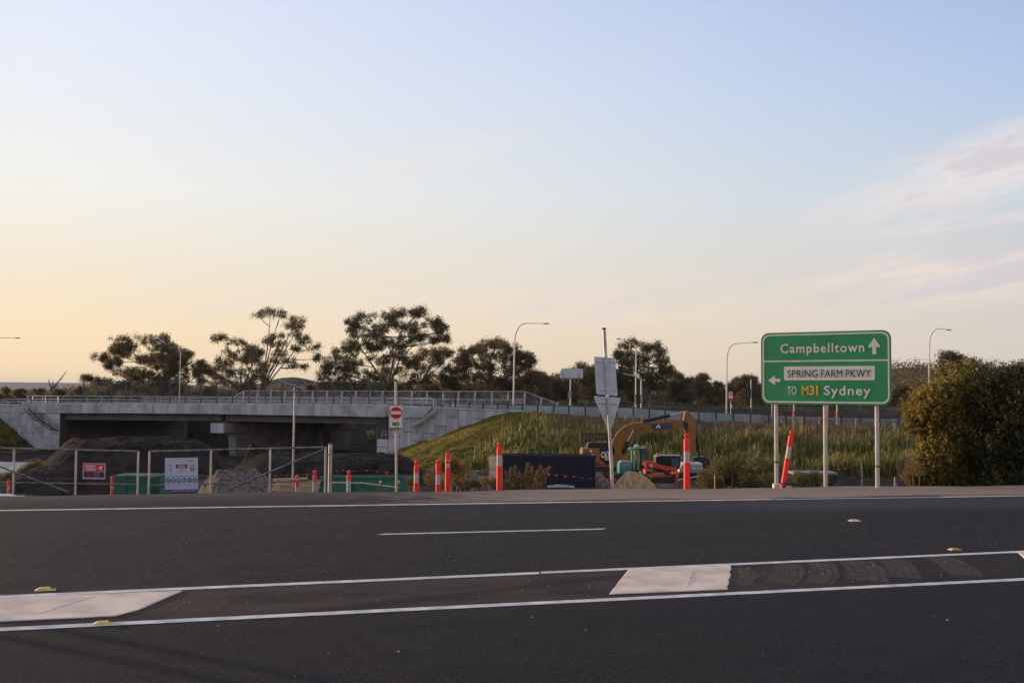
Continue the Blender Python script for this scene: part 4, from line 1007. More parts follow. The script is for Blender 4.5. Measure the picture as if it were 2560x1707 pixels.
for px in np.arange(1908, 2310, 46.5):
    mb = MB(); mb.tube([PT(px, bt_(px)+1, -3.1), PT(px, bt_(px)+19, -3.1)], .09, 4); mb.build('post', M['rail'], gr)

# ------------------------------------------------------------------ street lights and signals
M['lamp'] = mat('pale_pole', (.62, .60, .57), .5, .05, .08, .5)
def lamp(px, ybase, ytop, D, armpx, label, droop=0, r=.10, bend=2.2, slopepy=0, lean=0):
    b = at(px, ybase, D); z1 = at(px+lean, ytop, D).z; arm = armpx*D/FPX; sg = 1 if arm > 0 else -1
    t = thing('street_lamp', label, 'street lamp', (b.x, D, b.z-1), 'tall street lamps of the interchange'); H = z1-b.z+1; lx = lean*D/FPX
    pts = [(0, 0, 0), (lx*.6, 0, H*.6), (lx, 0, H-bend)]
    for k in range(1, 6): a = R(18*k); pts.append((lx+sg*bend*.62*(1-math.cos(a)), 0, H-bend+bend*math.sin(a)*1.0))
    slope = -slopepy/FPX*D
    mb = MB(); n = len(pts); mb.tube(pts, [r*(1-.5*i/n) for i in range(n)], 10, cap=False); local(mb, 'pole', M['lamp'], t, smooth=True)
    xe = lx+sg*bend*.62
    mb = MB(); mb.tube([(xe, 0, H), (lx+arm-sg*.5, 0, H+slope)], [r*.5, r*.36], 8); local(mb, 'arm', M['lamp'], t, smooth=True)
    mb = MB(); x0 = lx+arm-sg*.75; x1 = lx+arm; mb.hexa([(min(x0,x1), -.14, H+slope-.10), (max(x0,x1), -.14, H+slope-.10), (max(x0,x1), .14, H+slope-.10), (min(x0,x1), .14, H+slope-.10), (min(x0,x1)+.1, -.10, H+slope+.05), (max(x0,x1)-.1, -.10, H+slope+.05), (max(x0,x1)-.1, .10, H+slope+.05), (min(x0,x1)+.1, .10, H+slope+.05)]); local(mb, 'luminaire', M['grey'], t)
    return t
lamp(1283, 1028, 808, 139, 86, 'street lamp standing on the bank beside the end of the bridge screen', lean=3)
lamp(1816, 1036, 859, 150, 78, 'street lamp just left of the green direction sign', slopepy=-4, lean=2, bend=2.0)
lamp(1589, 1030, 856, 160, -50, 'street lamp with its arm to the left, in front of the lone round tree', slopepy=-9, lean=1, bend=1.2)
lamp(2322, 1060, 821, 165, 55, 'street lamp rising above the big bush at the right', slopepy=3, lean=4, bend=2.4)
lamp(2378, 1060, 899, 215, -85, 'street lamp mostly hidden behind the big bush, arm reaching left', bend=2)
lamp(-42, 1020, 844, 165, 88, 'street lamp at the left edge of which only the arm shows')
lamp(448, 1010, 868, 190, -30, 'faint street lamp in front of the leftmost gum tree', r=.065, lean=1, bend=1.2)
def head(t, x, z, D, s=1.0, board=True, side=False, loc=None):
    hs = MB(); w_ = .17*s; hs.box((x-w_, -.1, z), (x+w_, .12, z+1.0*s)); o = local(hs, 'signal_head', M['mblack'], t)
    if board: b = MB(); b.box((x-w_*1.9, .125, z-.15), (x+w_*1.9, .14, z+1.15*s)); local(b, 'backing_board', M['mblack'], t)
    for k in range(3):
        v = MB(); v.lathe([(.13*s, 0), (.13*s, .22)], n=10); 
        v.v = [(x+a, -.1-c, z+(.17+.33*k)*s+b_) for a, b_, c in v.v]; local(v, 'visor', M['mblack'], t)
    return o
def pole_thing(name, label, cat, px, yb, yt, D, r=.075, group=None, m='galv', lean=0):
    b = at(px, yb, D); H = at(px, yt, D).z-b.z+.8; t = thing(name, label, cat, (b.x, D, b.z-.8), group)
    mb = MB(); mb.tube([(0, 0, 0), (lean*D/FPX, 0, H)], [r, r*.8], 10); local(mb, 'pole', M[m], t, smooth=True); return t, H
# sign seen from behind on a signal pole
D = 141; t, H = pole_thing('traffic_signal', 'signal pole carrying the grey back of a road sign with a clipped left corner', 'traffic signal', 1426, 1042, 934, D, .10); k = D/FPX; b = t.location
q = lambda px, py: ((px-1426)*k, at(px, py, D).z-b.z)
mb = MB(); mb.prism([q(1457, 946), q(1457, 923), q(1454, 921), q(1404, 921), q(1398, 934), q(1400, 945)][::-1], -.02, .02); local(mb, 'rear_plate', M['alu'], t)
for px in (1407, 1447): mb = MB(); mb.box((q(px-1, 0)[0], -.07, q(0, 945)[1]), (q(px+1, 0)[0], -.025, q(0, 923)[1])); local(mb, 'brace_channel', M['grey'], t)
mb = MB(); mb.box((q(1404, 0)[0], -.12, q(0, 938)[1]), (q(1452, 0)[0], -.075, q(0, 935.5)[1])); local(mb, 'cross_bar', M['grey'], t)
head(t, q(1436, 0)[0], q(0, 970)[1], D, .9); mb = MB(); mb.box((-.28, -.1, q(0, 986)[1]), (-.1, .1, q(0, 969)[1])); local(mb, 'control_box', M['grey'], t)
# mast arm signal
D = 150; t, H = pole_thing('traffic_signal', 'signal mast with a long arm reaching left to hanging black signal heads', 'traffic signal', 1603, 1030, 945, D, .12); k = D/FPX; b = t.location
q = lambda px, py: ((px-1603)*k, at(px, py, D).z-b.z)
mb = MB(); mb.tube([(0, 0, H-.1), (q(1600, 0)[0], 0, q(0, 938)[1]), (q(1590, 0)[0], 0, q(0, 931)[1]), (q(1556, 0)[0], 0, q(0, 924)[1])], [.1, .09, .08, .06], 8); local(mb, 'arm', M['galv'], t, smooth=True)
head(t, q(1552, 0)[0], q(0, 930)[1], D, 1.15); head(t, q(1541, 0)[0], q(0, 931)[1], D, 1.0, False); head(t, q(1594, 0)[0], q(0, 996)[1], D, .95)
D = 145; t, H = pole_thing('traffic_signal', 'traffic signal pole just left of the green direction sign', 'traffic signal', 1878, 1054, 948, D, .09); k = D/FPX
head(t, -6*k, H-2.4, D, 1.1); head(t, 10*k, H-2.2, D, 1.15)
t, H = pole_thing('traffic_signal', 'distant signal pole showing under the green sign between its posts', 'traffic signal', 1930, 1050, 1000, D, .07)
# red and white sign on a thin pole
D = 140; t, H = pole_thing('roadside_sign', 'small distant NO ENTRY style sign, red disc over a red plate', 'road sign', 1827, 1044, 978, D, .06); k = D/FPX
plate(rrect(-5*k, H-20*k, 5*k, H-2*k, .03, 2), -.1, -.07, 'sign_panel', M['sign_white'], t); plate(disc(0, H-7*k, 4*k, 16), -.112, -.105, 'red_disc', M['sign_red'], t); plate(rrect(-5.5*k, H-24.5*k, 5.5*k, H-17*k, .03, 2), -.13, -.104, 'lower_plate', M['sec_red'], t)
mb = MB(); mb.box((-3.4*k, -.118, H-8*k), (3.4*k, -.113, H-6.4*k)); local(mb, 'white_bar', M['white'], t)
mb = MB(); mb.box((-1*k, -.1, H-42*k), (3*k, -.04, H-32*k)); local(mb, 'control_box', M['white'], t)
for px, lb in ((1985, 'pale pole wrapped orange at its foot, left one under the green sign'), (2069, 'pale pole wrapped orange at its foot, beside the middle post of the green sign'), (2093, 'pale pole wrapped orange at its foot, right one under the green sign')):
    D = 122; t, H = pole_thing('sign_pole', lb, 'pole', px, 1059, 975, D, .085, 'wrapped poles on the approach', 'lamp'); k = D/FPX
    mb = MB(); mb.lathe([(.12, .8), (.12, .8+1.45)], n=10); local(mb, 'orange_wrap', M['beacon'], t)
# solar lamp post in the site
D = 60; b = at(732, 1208, D); t = thing('solar_lamp', 'slim post with a tilted solar panel standing in front of the bridge', 'solar lamp', (b.x, D, -3.0)); H = at(732, 968, D).z+3.0
mb = MB(); mb.tube([(0, 0, 0), (.03, 0, H)], [.055, .045], 10); local(mb, 'pole', M['galv'], t, smooth=True)
k = D/FPX; mb = MB(); a = Vector((-41*k, -.5, H+.34)); c = Vector((26*k, -.5, H-.14)); dd = Vector((0, 1.0, .0)); n_ = Vector((.01, 0, .05))
mb.hexa([a, c, c+dd, a+dd, a+n_, c+n_, c+dd+n_, a+dd+n_]); local(mb, 'solar_panel', M['darksteel'], t)
mb = MB(); mb.tube([(0, 0, H-.3), (-20*k, 0, H+.14)], .03, 6); local(mb, 'panel_arm', M['galv'], t)

# signpost outside the frame on the left: only its two post shadows reach the near lane
M['post2'] = M['post']
t = thing('road_sign', 'two-post road sign on the verge beyond the left edge, its shadows crossing the near lane', 'road sign', (-17.4, 17.6, .2)); dirs = Vector((.861, -.509, 0)); pv = Vector((.509, .861, 0))
for k_, nm in ((0, 0), (1, 1)):
    o = pv*(-.46*k_) + dirs*(-1.9*k_); mb = MB(); mb.tube([o+Vector((0, 0, -.2)), o+Vector((0, 0, 3.4))], .07, 10); local(mb, 'post', M['post'], t, smooth=True)
o = pv*(-.23)+dirs*(-.95); u = (dirs*1.9+pv*.46).normalized(); mb = MB(); e0, e1 = o-u*1.25, o+u*1.25; y_ = Vector((u.y, -u.x, 0))*.09
mb.hexa([e0+y_+Vector((0,0,2.3)), e1+y_+Vector((0,0,2.3)), e1+y_*1.2+Vector((0,0,2.3)), e0+y_*1.2+Vector((0,0,2.3)), e0+y_+Vector((0,0,3.4)), e1+y_+Vector((0,0,3.4)), e1+y_*1.2+Vector((0,0,3.4)), e0+y_*1.2+Vector((0,0,3.4))]); local(mb, 'sign_panel', M['green_sign'], t)

# ------------------------------------------------------------------ vegetation
def unit(n, rng):
    v = rng.normal(size=(n, 3)); return v/np.linalg.norm(v, axis=1, keepdims=True)
def leaf_quads(C, Ln, Wd, rng, droop=0.0, out=None, ow=0.0):
    n = len(C); u = unit(n, rng)
    if droop: u = u + np.array([0, 0, -droop]); u /= np.linalg.norm(u, axis=1, keepdims=True)
    r = unit(n, rng)
    if out is not None: r = r + np.cross(u, out)*ow
    v = np.cross(u, r); v /= np.maximum(np.linalg.norm(v, axis=1, keepdims=True), 1e-6)
    l = (Ln*rng.uniform(.6, 1.3, n))[:, None]; w_ = (Wd*rng.uniform(.6, 1.3, n))[:, None]
    V = np.stack([C-u*l, C+v*w_, C+u*l, C-v*w_], 1).reshape(-1, 3)
    return V
def quads_obj(name, V, m, parent=None, kind=None, loc=None):
    me = np_mesh(name, V-(np.array(loc) if loc is not None else 0), np.arange(len(V)).reshape(-1, 4))
    return link(name, me, m, parent, kind=kind)
def gum(name, label, cat, lobes, D, trunk, group=None, leaf='gum', dens=1.0, depth=.55, branches=5, lsize=.22, bare=0.0, bm='bark', ybase=1006, seed=0, thick=.35, fill=.4):
    rng = np.random.default_rng(100+seed); k = D/FPX
    b = at(trunk[0], ybase, D); zg = min(b.z, -.3)-.4; t = thing(name, label, cat, (b.x, D, zg), group); O = np.array([b.x, D, zg])
    cx = np.mean([l[0] for l in lobes]); rx_all = max(abs(l[0]-cx)+l[2] for l in lobes)*k
    cen = []
    for x, y, rx, ry in lobes:
        e = min(1, abs(x-cx)*k/rx_all); dy = rng.uniform(-1, 1)*rx_all*depth*math.sqrt(max(0.05, 1-e*e))
        p = at(x, y, D); cen.append((np.array([p.x, D+dy, p.z]), rx*k, ry*k))
    extra = []
    for c, rx, ry in cen:
        if rng.uniform() < fill: extra.append((c+np.array([rng.uniform(-1.1, 1.1)*rx, rng.uniform(-1, 1)*rx, -rng.uniform(.5, 1.9)*ry]), rx*rng.uniform(.5, .8), ry*rng.uniform(.6, .9)))
    cen += extra
    V = []; sub = []
    for c, rx, ry in cen:
        ns = max(10, int(9+rx*ry*6.5))
        for _ in range(ns):
            th = rng.uniform(0, 2*math.pi); rr = math.sqrt(rng.uniform(0, 1))
            px_, py_ = rr*math.cos(th)*rx, rr*math.sin(th)*rx*.9
            pz = rng.uniform(-.8, 1.0)*ry*math.sqrt(1-rr*rr*.75)
            sc_ = c+np.array([px_*1.12, py_, pz*1.35]); r = rng.uniform(.28, .85)
            n = int(74*dens*rng.uniform(.3, 1.6)*r*r/.4)+3
            g_ = rng.normal(size=(n, 3))*np.array([r*.62, r*.62, r*.60]) + sc_
            V.append(leaf_quads(g_, lsize*.8, lsize*.36, rng, droop=.9)); sub.append((sc_, c))
    quads_obj('crown', np.concatenate(V), M[leaf], t, loc=O)
    # trunk, limbs and twigs
    fork = np.array([b.x, D, at(trunk[0], trunk[1], D).z]); base = np.array([b.x, D, zg])
    mb = MB(); th_ = thick
    mb.tube([base, (base+fork)/2+np.array([.15, 0, 0]), fork], [th_*1.15, th_, th_*.85], 9)
    order = sorted(range(len(cen)), key=lambda i: -cen[i][1]*cen[i][2]); mains = []
    for i in order:
        c = cen[i][0]
        if all(abs(c[0]-m_[0]) > rx_all*.22 or abs(c[2]-m_[2]) > rx_all*.3 for m_ in mains): mains.append(c)
        if len(mains) >= branches: break
    limb = []
    for m_ in mains:
        mid = fork + (m_-fork)*.5 + np.array([rng.normal()*.4, rng.normal()*.4, rng.uniform(-.2, .9)]); pts = []
        for u in np.linspace(0, 1, 7):
            pts.append(fork*(1-u)**2+mid*2*u*(1-u)+(m_-np.array([0, 0, .3]))*u*u)
        mb.tube(pts, [th_*.62*(1-.72*u) for u in np.linspace(0, 1, 7)], 6, cap=False); limb += [(p, th_*.62*(1-.72*u)) for p, u in zip(pts, np.linspace(0, 1, 7))]
    for c, rx, ry in cen:
        tgt = c-np.array([0, 0, ry*.5])
        p, r = min(limb, key=lambda q_: np.linalg.norm((q_[0]-tgt)*np.array([1, 1, 1.3])) + (4 if q_[0][2] > tgt[2] else 0))
        mid = (p+tgt)/2+np.array([rng.normal()*.25, 0, -.25*rng.uniform(0, 1)*np.linalg.norm(tgt-p)*.3])
        mb.tube([p, mid, tgt], [min(r, .14), .09, .05], 5, cap=False)
    for s_p, c in sub[::2]:
        mb.tube([c-np.array([0, 0, .4]), (s_p+c)/2-np.array([0, 0, .25]), s_p], [.05, .035, .02], 4, cap=False)
    mb.build('trunk', M[bm], t)
    return t
A = [(358,845,38,11),(310,856,26,10),(286,872,20,9),(246,893,16,8),(330,872,30,12),(382,868,34,12),(418,880,30,12),(455,893,26,12),(488,910,24,12),(503,930,16,12),(362,900,36,12),(412,908,38,14),(450,922,30,14),(318,908,20,10),(288,932,24,10),(335,935,28,12),(390,940,36,14),(438,948,36,14),(250,952,24,7),(300,965,26,10),(360,970,44,12),(440,972,42,12),(232,945,9,4)]
B1 = [(560,846,20,7),(590,856,22,7),(615,868,22,7),(640,878,18,7),(570,884,20,9),(560,905,22,10),(598,897,26,12),(630,902,22,12),(540,918,18,9),(560,938,32,10),(608,932,30,12),(648,938,16,14),(545,955,26,10),(600,962,34,10),(530,940,12,7)]
B2 = [(652,788,13,6),(682,782,22,7),(706,790,18,8),(735,802,17,10),(720,812,13,6),(752,819,12,6),(700,840,14,6),(668,853,14,5),(692,862,22,8),(735,836,18,7),(756,851,20,9),(780,868,16,7),(742,870,13,6),(690,882,18,9),(732,902,15,7),(742,916,13,6),(765,917,7,4),(644,892,12,10),(682,905,18,7),(656,922,18,10),(662,948,20,10),(797,894,7,6)]
C_ = [(1000,779,22,8),(1045,776,18,7),(978,796,18,9),(925,801,26,10),(884,806,18,9),(872,830,15,10),(905,832,26,12),(950,826,22,10),(1002,816,28,12),(1040,815,18,9),(1088,806,15,8),(1104,822,14,11),(1112,846,13,9),(1086,846,15,6),(1058,842,17,7),(1010,852,22,10),(960,862,28,13),(905,866,30,14),(866,862,16,13),(848,886,24,13),(828,906,18,12),(890,902,30,14),(950,902,30,14),(1010,892,28,13),(1060,882,26,10),(1100,877,24,9),(1126,886,11,6),(1082,906,24,9),(1040,916,28,12),(980,932,34,13),(920,938,34,13),(860,932,28,14),(820,942,22,12),(828,966,26,10),(900,966,40,12),(980,966,42,12),(1050,952,34,14),(1092,942,18,12)]
D_ = [(1240,855,32,8),(1200,862,24,8),(1275,869,26,10),(1312,886,20,8),(1326,902,11,8),(1180,881,24,9),(1225,887,32,13),(1275,896,28,11),(1312,915,17,8),(1150,901,20,9),(1192,911,32,13),(1240,919,34,13),(1290,926,25,9),(1130,926,22,10),(1166,941,32,12),(1222,949,38,12),(1280,952,28,11),(1120,956,20,10),(1180,970,44,11),(1260,970,44,10)]
E_ = [(1590,856,19,7),(1562,867,16,7),(1625,867,22,7),(1650,881,13,9),(1572,886,22,8),(1612,889,24,10),(1546,886,11,6),(1650,901,17,8),(1592,906,30,10),(1556,906,11,6),(1636,916,26,8),(1665,926,17,8),(1687,936,11,5),(1602,931,30,11),(1562,936,18,12),(1640,946,26,10),(1580,961,26,13),(1630,966,30,11)]
G = 'big gum trees beyond the bridge'
gum('gum_tree', 'broad domed gum tree at the far left beyond the bridge', 'tree', A, 255, (368, 985), G, dens=1.35, seed=1, fill=.75)
gum('gum_tree', 'medium gum tree with layered crown left of the tall airy one', 'tree', B1, 262, (600, 985), G, dens=.95, leaf='gum_brown', seed=2, branches=6)
gum('gum_tree', 'tall airy gum tree with bare limbs and small leaf clumps', 'tree', B2, 255, (650, 985), G, dens=.85, seed=3, branches=8, thick=.36, lsize=.21, fill=.05)
gum('gum_tree', 'largest gum tree, wide open crown behind the NO ENTRY sign', 'tree', C_, 245, (968, 975), G, fill=.6, dens=1.15, seed=4, branches=8, thick=.5)
gum('gum_tree', 'dense rounded gum tree behind the tall street lamp', 'tree', D_, 250, (1235, 985), G, fill=.8, dens=1.4, leaf='gum_brown', seed=5, branches=6)
gum('gum_tree', 'lone round-headed gum tree behind the signal mast', 'tree', E_, 235, (1622, 955), G, dens=1.15, seed=6, branches=6)
# dead tree
b = at(128, 1000, 230); t = thing('dead_tree', 'leafless dead tree forking above the left end of the bridge', 'tree', (b.x, 230, b.z-1)); mb = MB()
Q = lambda x, y: at(x, y, 230)
for pts, r0 in (([(128, 1005), (129, 985), (131, 965), (132, 952)], .32), ([(129, 975), (124, 962), (122, 950), (121, 948)], .2), ([(131, 972), (140, 960), (152, 947), (163, 932), (168, 928)], .2), ([(120, 992), (116, 980), (114, 967)], .18), ([(135, 970), (142, 962), (143, 959)], .12), ([(150, 950), (156, 946)], .07)):
    mb.tube([Q(*p) for p in pts], [r0*(1-.8*i/(len(pts)-1)) for i in range(len(pts))], 6)
mb.build('trunk', M['deadwood'], t)

# trees of the low line behind the interchange: a few kinds, copied, each a thing
def proto(seed, w_, h_, leaf, n_l=16):
    rng = random.Random(seed); lobes = []
    for i in range(n_l):
        a = rng.uniform(-1, 1); y = rng.uniform(.15, 1); wmax = math.sqrt(max(.08, 1-(y*1.05-.45)**2*1.6))
        lobes.append((a*wmax*w_*.75, y*h_, w_*rng.uniform(.22, .42), h_*rng.uniform(.07, .13)))
    lobes.append((0, h_*.96, w_*.3, h_*.06))
    k = 250/FPX
    L_ = [(1280+x/k, 1000-z/k, rx/k, rz/k) for x, z, rx, rz in lobes]
    return gum('gum_tree', 'x', 'tree', L_, 250, (1280, 1000-.25*h_/k), 'low trees behind the interchange', leaf=leaf, dens=1.0, seed=seed, branches=4, thick=.22, lsize=.22, depth=.7)
protos = [proto(31, 5.2, 9, 'gum'), proto(32, 4.2, 8, 'gum_brown'), proto(33, 6.5, 8, 'gum'), proto(34, 3.6, 10, 'gum_brown')]
TL = [(1340,932,1,1.0,'first low tree right of the dense rounded gum'),(1372,938,0,.9,'low tree behind the grey sign back, its left part'),(1400,948,2,.9,'low tree right under the grey sign back'),(1442,925,3,1.0,'narrow dark tree right of the grey sign back'),(1470,918,0,1.15,'dark tree left of the leaning sign post'),
      (1512,930,2,1.0,'tree behind the leaning sign post plates'),(1545,925,1,1.1,'tree under the hanging signal heads'),(1700,944,0,1.0,'low dark tree right of the lone round-headed gum'),(1725,955,2,1.0,'low tree between the round gum and the peaked dark tree'),(1757,938,3,1.2,'peaked dark tree midway to the green sign'),
      (1782,958,1,1.0,'low tree left of the lamp by the green sign'),(1806,972,2,.8,'small low tree at the foot of the lamp by the green sign'),(1848,950,0,1.0,'tree behind the small red sign'),(1880,944,1,1.1,'tree behind the signals at the green sign edge'),(1925,950,3,1.0,'tree behind the lower left of the green sign'),
      (1975,955,2,1.0,'tree behind the lower middle of the green sign'),(2035,962,0,1.0,'tree behind the middle post of the green sign'),(2090,958,1,1.1,'tree behind the right part of the green sign'),(2150,955,2,1.1,'tree behind the right post of the green sign'),(2205,968,1,1.0,'brown tree just left of the gap beside the green sign'),
      (2238,985,0,.8,'small tree on the slope right of the green sign'),(2265,965,1,1.2,'brown tree on the slope left of the big bush'),(2300,960,3,1.1,'tree close behind the left edge of the big bush'),(2396,890,3,1.4,'dark tree top showing over the big bush'),
      (12,984,0,.8,'low tree at the far left edge'),(48,990,2,.8,'low bushy tree left of the dead tree'),(95,983,1,.9,'low tree at the foot of the dead tree'),(150,980,2,.9,'low tree right of the dead tree'),(200,968,0,.9,'low tree at the left edge of the broad domed gum'),
      (1085,962,2,1.0,'low tree between the largest and the dense rounded gums'),(775,965,1,.8,'low tree between the airy gum and the largest gum'),(520,965,2,.8,'low tree between the broad domed gum and the medium gum')]
for i, (px, ytop, pi, ws, lb) in enumerate(TL):
    D = 232+((i*37) % 60); src = protos[pi]
    o = src if src['label'] == 'x' else copy_tree(src)
    b = at(px, 1006, D); ztop = at(px, ytop, D).z; h = [9, 8, 8, 10][pi]; zg = -1.0; s = max(.35, (ztop-zg)/(h+.8))
    o.location = (b.x, D, zg-.2); o.scale = (s*ws, s*ws, s); o.rotation_euler = (0, 0, (i*2.4) % 6.28); o['label'] = lb
# woodland mass behind, reads as one
rng = np.random.default_rng(5)
top_x = [-600, -100, 60, 150, 230, 500, 660, 720, 800, 900, 1100, 1300, 1400, 1460, 1560, 1700, 1790, 1850, 1900, 2100, 2230, 2300, 2500, 3200]
top_y = [985, 984, 988, 976, 966, 970, 974, 968, 962, 954, 956, 948, 940, 942, 948, 956, 975, 966, 962, 968, 988, 975, 970, 965]
nC = 5200; px = rng.uniform(-500, 3000, nC); Dd = rng.uniform(285, 330, nC); yt = np.interp(px, top_x, top_y) + 5*(fbm(px*.02, px*0)-.5)*2
X = (px-1280)/FPX*Dd; ztop = HC+(975-yt+(px-1280)*.006)/FPX*Dd; z = -1.5+(ztop+1.5)*rng.uniform(0, 1, nC)**.6
Cn = np.stack([X, Dd, z], 1); pts = np.repeat(Cn, 26, 0)+rng.normal(size=(nC*26, 3))*np.array([1.1, .9, .6])
wl = quads_obj('woodland', leaf_quads(pts, .42, .16, rng, droop=.5), M['gum_brown'], kind='stuff'); tag(wl, 'far low woodland that closes the view behind the interchange')
nC = 1500; px = rng.uniform(1900, 3200, nC); Dd = rng.uniform(500, 820, nC); X = (px-1280)/FPX*Dd; z = terrain(X, Dd, False)+rng.uniform(0, 6, nC)
pts = np.repeat(np.stack([X, Dd, z], 1), 24, 0)+rng.normal(size=(nC*24, 3))*np.array([2.4, 2, 1.2])
wl = quads_obj('hill_scrub', leaf_quads(pts, .9, .4, rng, droop=.4), M['gum_brown'], kind='stuff'); tag(wl, 'brown scrub covering the distant hill at the right')

def bush(name, label, cat, blobs, leaf, n, Ln, Wd, seed, stems=None, group=None, zg=None, shell=.55):
    """blobs: (x, y, z, rx, ry, rz) in the world"""
    rng = np.random.default_rng(seed); x0 = np.mean([b_[0] for b_ in blobs]); y0 = np.mean([b_[1] for b_ in blobs]); z0 = tz(x0, y0) if zg is None else zg
    t = thing(name, label, cat, (x0, y0, z0), group); vol = np.array([(b_[3]*b_[5]*b_[4])**(2/3) for b_ in blobs]); P = []; OU = []
    for b_, v in zip(blobs, vol):
        m_ = int(n*v/vol.sum()); u = unit(m_, rng); c0 = fbm(u[:, 0]*3.0+b_[0], u[:, 2]*3.0+b_[2]+u[:, 1]*1.7, 3)
        r = rng.uniform(shell, 1.0, m_)**.6*(.50+.66*c0)
        p = u*r[:, None]*np.array(b_[3:6])+np.array(b_[:3]); keep = p[:, 2] > z0-.3; P.append(p[keep]); OU.append(u[keep])
    P = np.concatenate(P); OU = np.concatenate(OU); k = max(1, len(P)//9)
    # sprigs: leaves gathered along short outward shoots
    idx_ = rng.integers(0, len(P), k); a = np.repeat(P[idx_], 9, 0); o_ = np.repeat(OU[idx_], 9, 0)+np.array([0, 0, .5]); tt = np.tile(np.linspace(0, 1, 9), k)[:, None]
    L0 = Ln*4.2; pts = a+o_*tt*L0*np.repeat(rng.uniform(.4, 1.3, k), 9)[:, None]+rng.normal(size=a.shape)*Ln*.55
    quads_obj('foliage', leaf_quads(pts, Ln, Wd, rng, droop=-.25, out=o_, ow=.6), M[leaf], t, loc=(x0, y0, z0))
    mb = MB()
    for b_ in blobs[:10]:
        c = Vector(b_[:3]); st = Vector((x0+(b_[0]-x0)*.35, y0+(b_[1]-y0)*.35, z0-.1)); mb.tube([st, st.lerp(c, .5)+Vector((0, 0, .15)), c], [.035, .028, .015], 5)
        for k_ in range(5):
            e = c+Vector(tuple(rng.normal(size=3)))*.5*b_[3]; mb.tube([c, e], [.014, .006], 4)
    mb.build('stems', M['bark'], t); return t
def blob(px, py, D, rx, ry, dy=0): p = at(px, py, D); k = D/FPX; return (p.x, D+dy, p.z, rx*k, rx*k*.85, ry*k)
bush('acacia_bush', 'big rounded roadside bush with a sunlit golden left side', 'bush',
     [blob(2405,985,32,62,52), blob(2348,1015,32,60,52,-.2), blob(2320,1060,32,50,60), blob(2345,1130,32,58,50,-.3), blob(2395,1080,32,66,70,-.2), blob(2425,945,32.5,38,26), blob(2330,1195,31.8,44,22), blob(2400,1195,31.8,50,24), blob(2450,1198,31.6,40,22), blob(2400,1165,32,70,45), blob(2300,1030,32.4,34,40), blob(2368,948,32.6,32,26), blob(2330,1175,31.6,42,34), blob(2440,1000,32.2,40,60)],
     'bushleaf', 74000, .054, .023, 51)
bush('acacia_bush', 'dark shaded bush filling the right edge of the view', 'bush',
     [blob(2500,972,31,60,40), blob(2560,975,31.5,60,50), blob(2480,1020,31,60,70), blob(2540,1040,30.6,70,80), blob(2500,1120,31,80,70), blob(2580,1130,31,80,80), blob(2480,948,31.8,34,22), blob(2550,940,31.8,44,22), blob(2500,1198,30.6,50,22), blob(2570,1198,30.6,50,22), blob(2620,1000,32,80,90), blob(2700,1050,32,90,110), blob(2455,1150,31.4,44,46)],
     'bushshade', 60000, .050, .022, 52)
def sh(px0, px1, y0, y1, D, n, rx, ry, seed):
    r = random.Random(seed); return [blob(r.uniform(px0, px1), r.uniform(y0, y1), D+r.uniform(-.6, .8), rx*r.uniform(.6, 1.2), ry*r.uniform(.6, 1.2)) for _ in range(n)]
bush('shrub', 'wide low leafy shrub mass between the tall bollard and the green sign', 'shrub', sh(1770, 1915, 1165, 1215, 32, 11, 34, 24, 1)+[blob(1850,1148,32,24,18), blob(1800,1160,32,22,20), blob(1895,1160,32,20,18), blob(1760,1195,31.5,20,18)], 'shrubleaf', 34000, .026, .010, 61, shell=.3)
bush('shrub', 'dry brown shrub behind the two-band bollard', 'shrub', sh(1105, 1165, 1165, 1215, 28.5, 8, 24, 20, 2)+[blob(1130,1155,28.5,14,14), blob(1160,1172,28.5,14,12), blob(1075,1200,28.5,16,14)], 'dryleaf', 13000, .022, .008, 62, shell=.2)
bush('shrub', 'low weedy shrub at the foot of the middle sign post', 'shrub', sh(1990, 2060, 1190, 1215, 32, 5, 18, 14, 3), 'shrubleaf', 6000, .024, .008, 63, shell=.3)
bush('shrub', 'brownish weedy shrub at the foot of the big bush', 'shrub', sh(2265, 2330, 1165, 1210, 31.3, 6, 24, 20, 4), 'dryleaf', 9000, .024, .009, 64, shell=.3)
bush('shrub', 'low green weeds beside the stake right of the NO ENTRY pole', 'shrub', sh(1010, 1035, 1205, 1222, 28, 4, 9, 7, 5), 'shrubleaf', 2200, .020, .007, 65, shell=.3)
for i, (px, py, r_, lb) in enumerate(((690, 1110, 13, 'green shrub glimpsed through the left gap of the bridge pier'), (815, 1104, 14, 'green shrub glimpsed through the middle of the bridge pier'), (925, 1115, 22, 'yellow-green shrub glimpsed beside the right abutment under the bridge'))):
    D = 200; bush('shrub', lb, 'shrub', [blob(px+dx_, py+dy_, D, r_*.8, r_) for dx_, dy_ in ((0, 0), (-5, 8), (6, 10), (2, -8))], 'shrubleaf', 5000, .16, .07, 70+i, group='shrubs seen under the bridge', zg=-6.2)
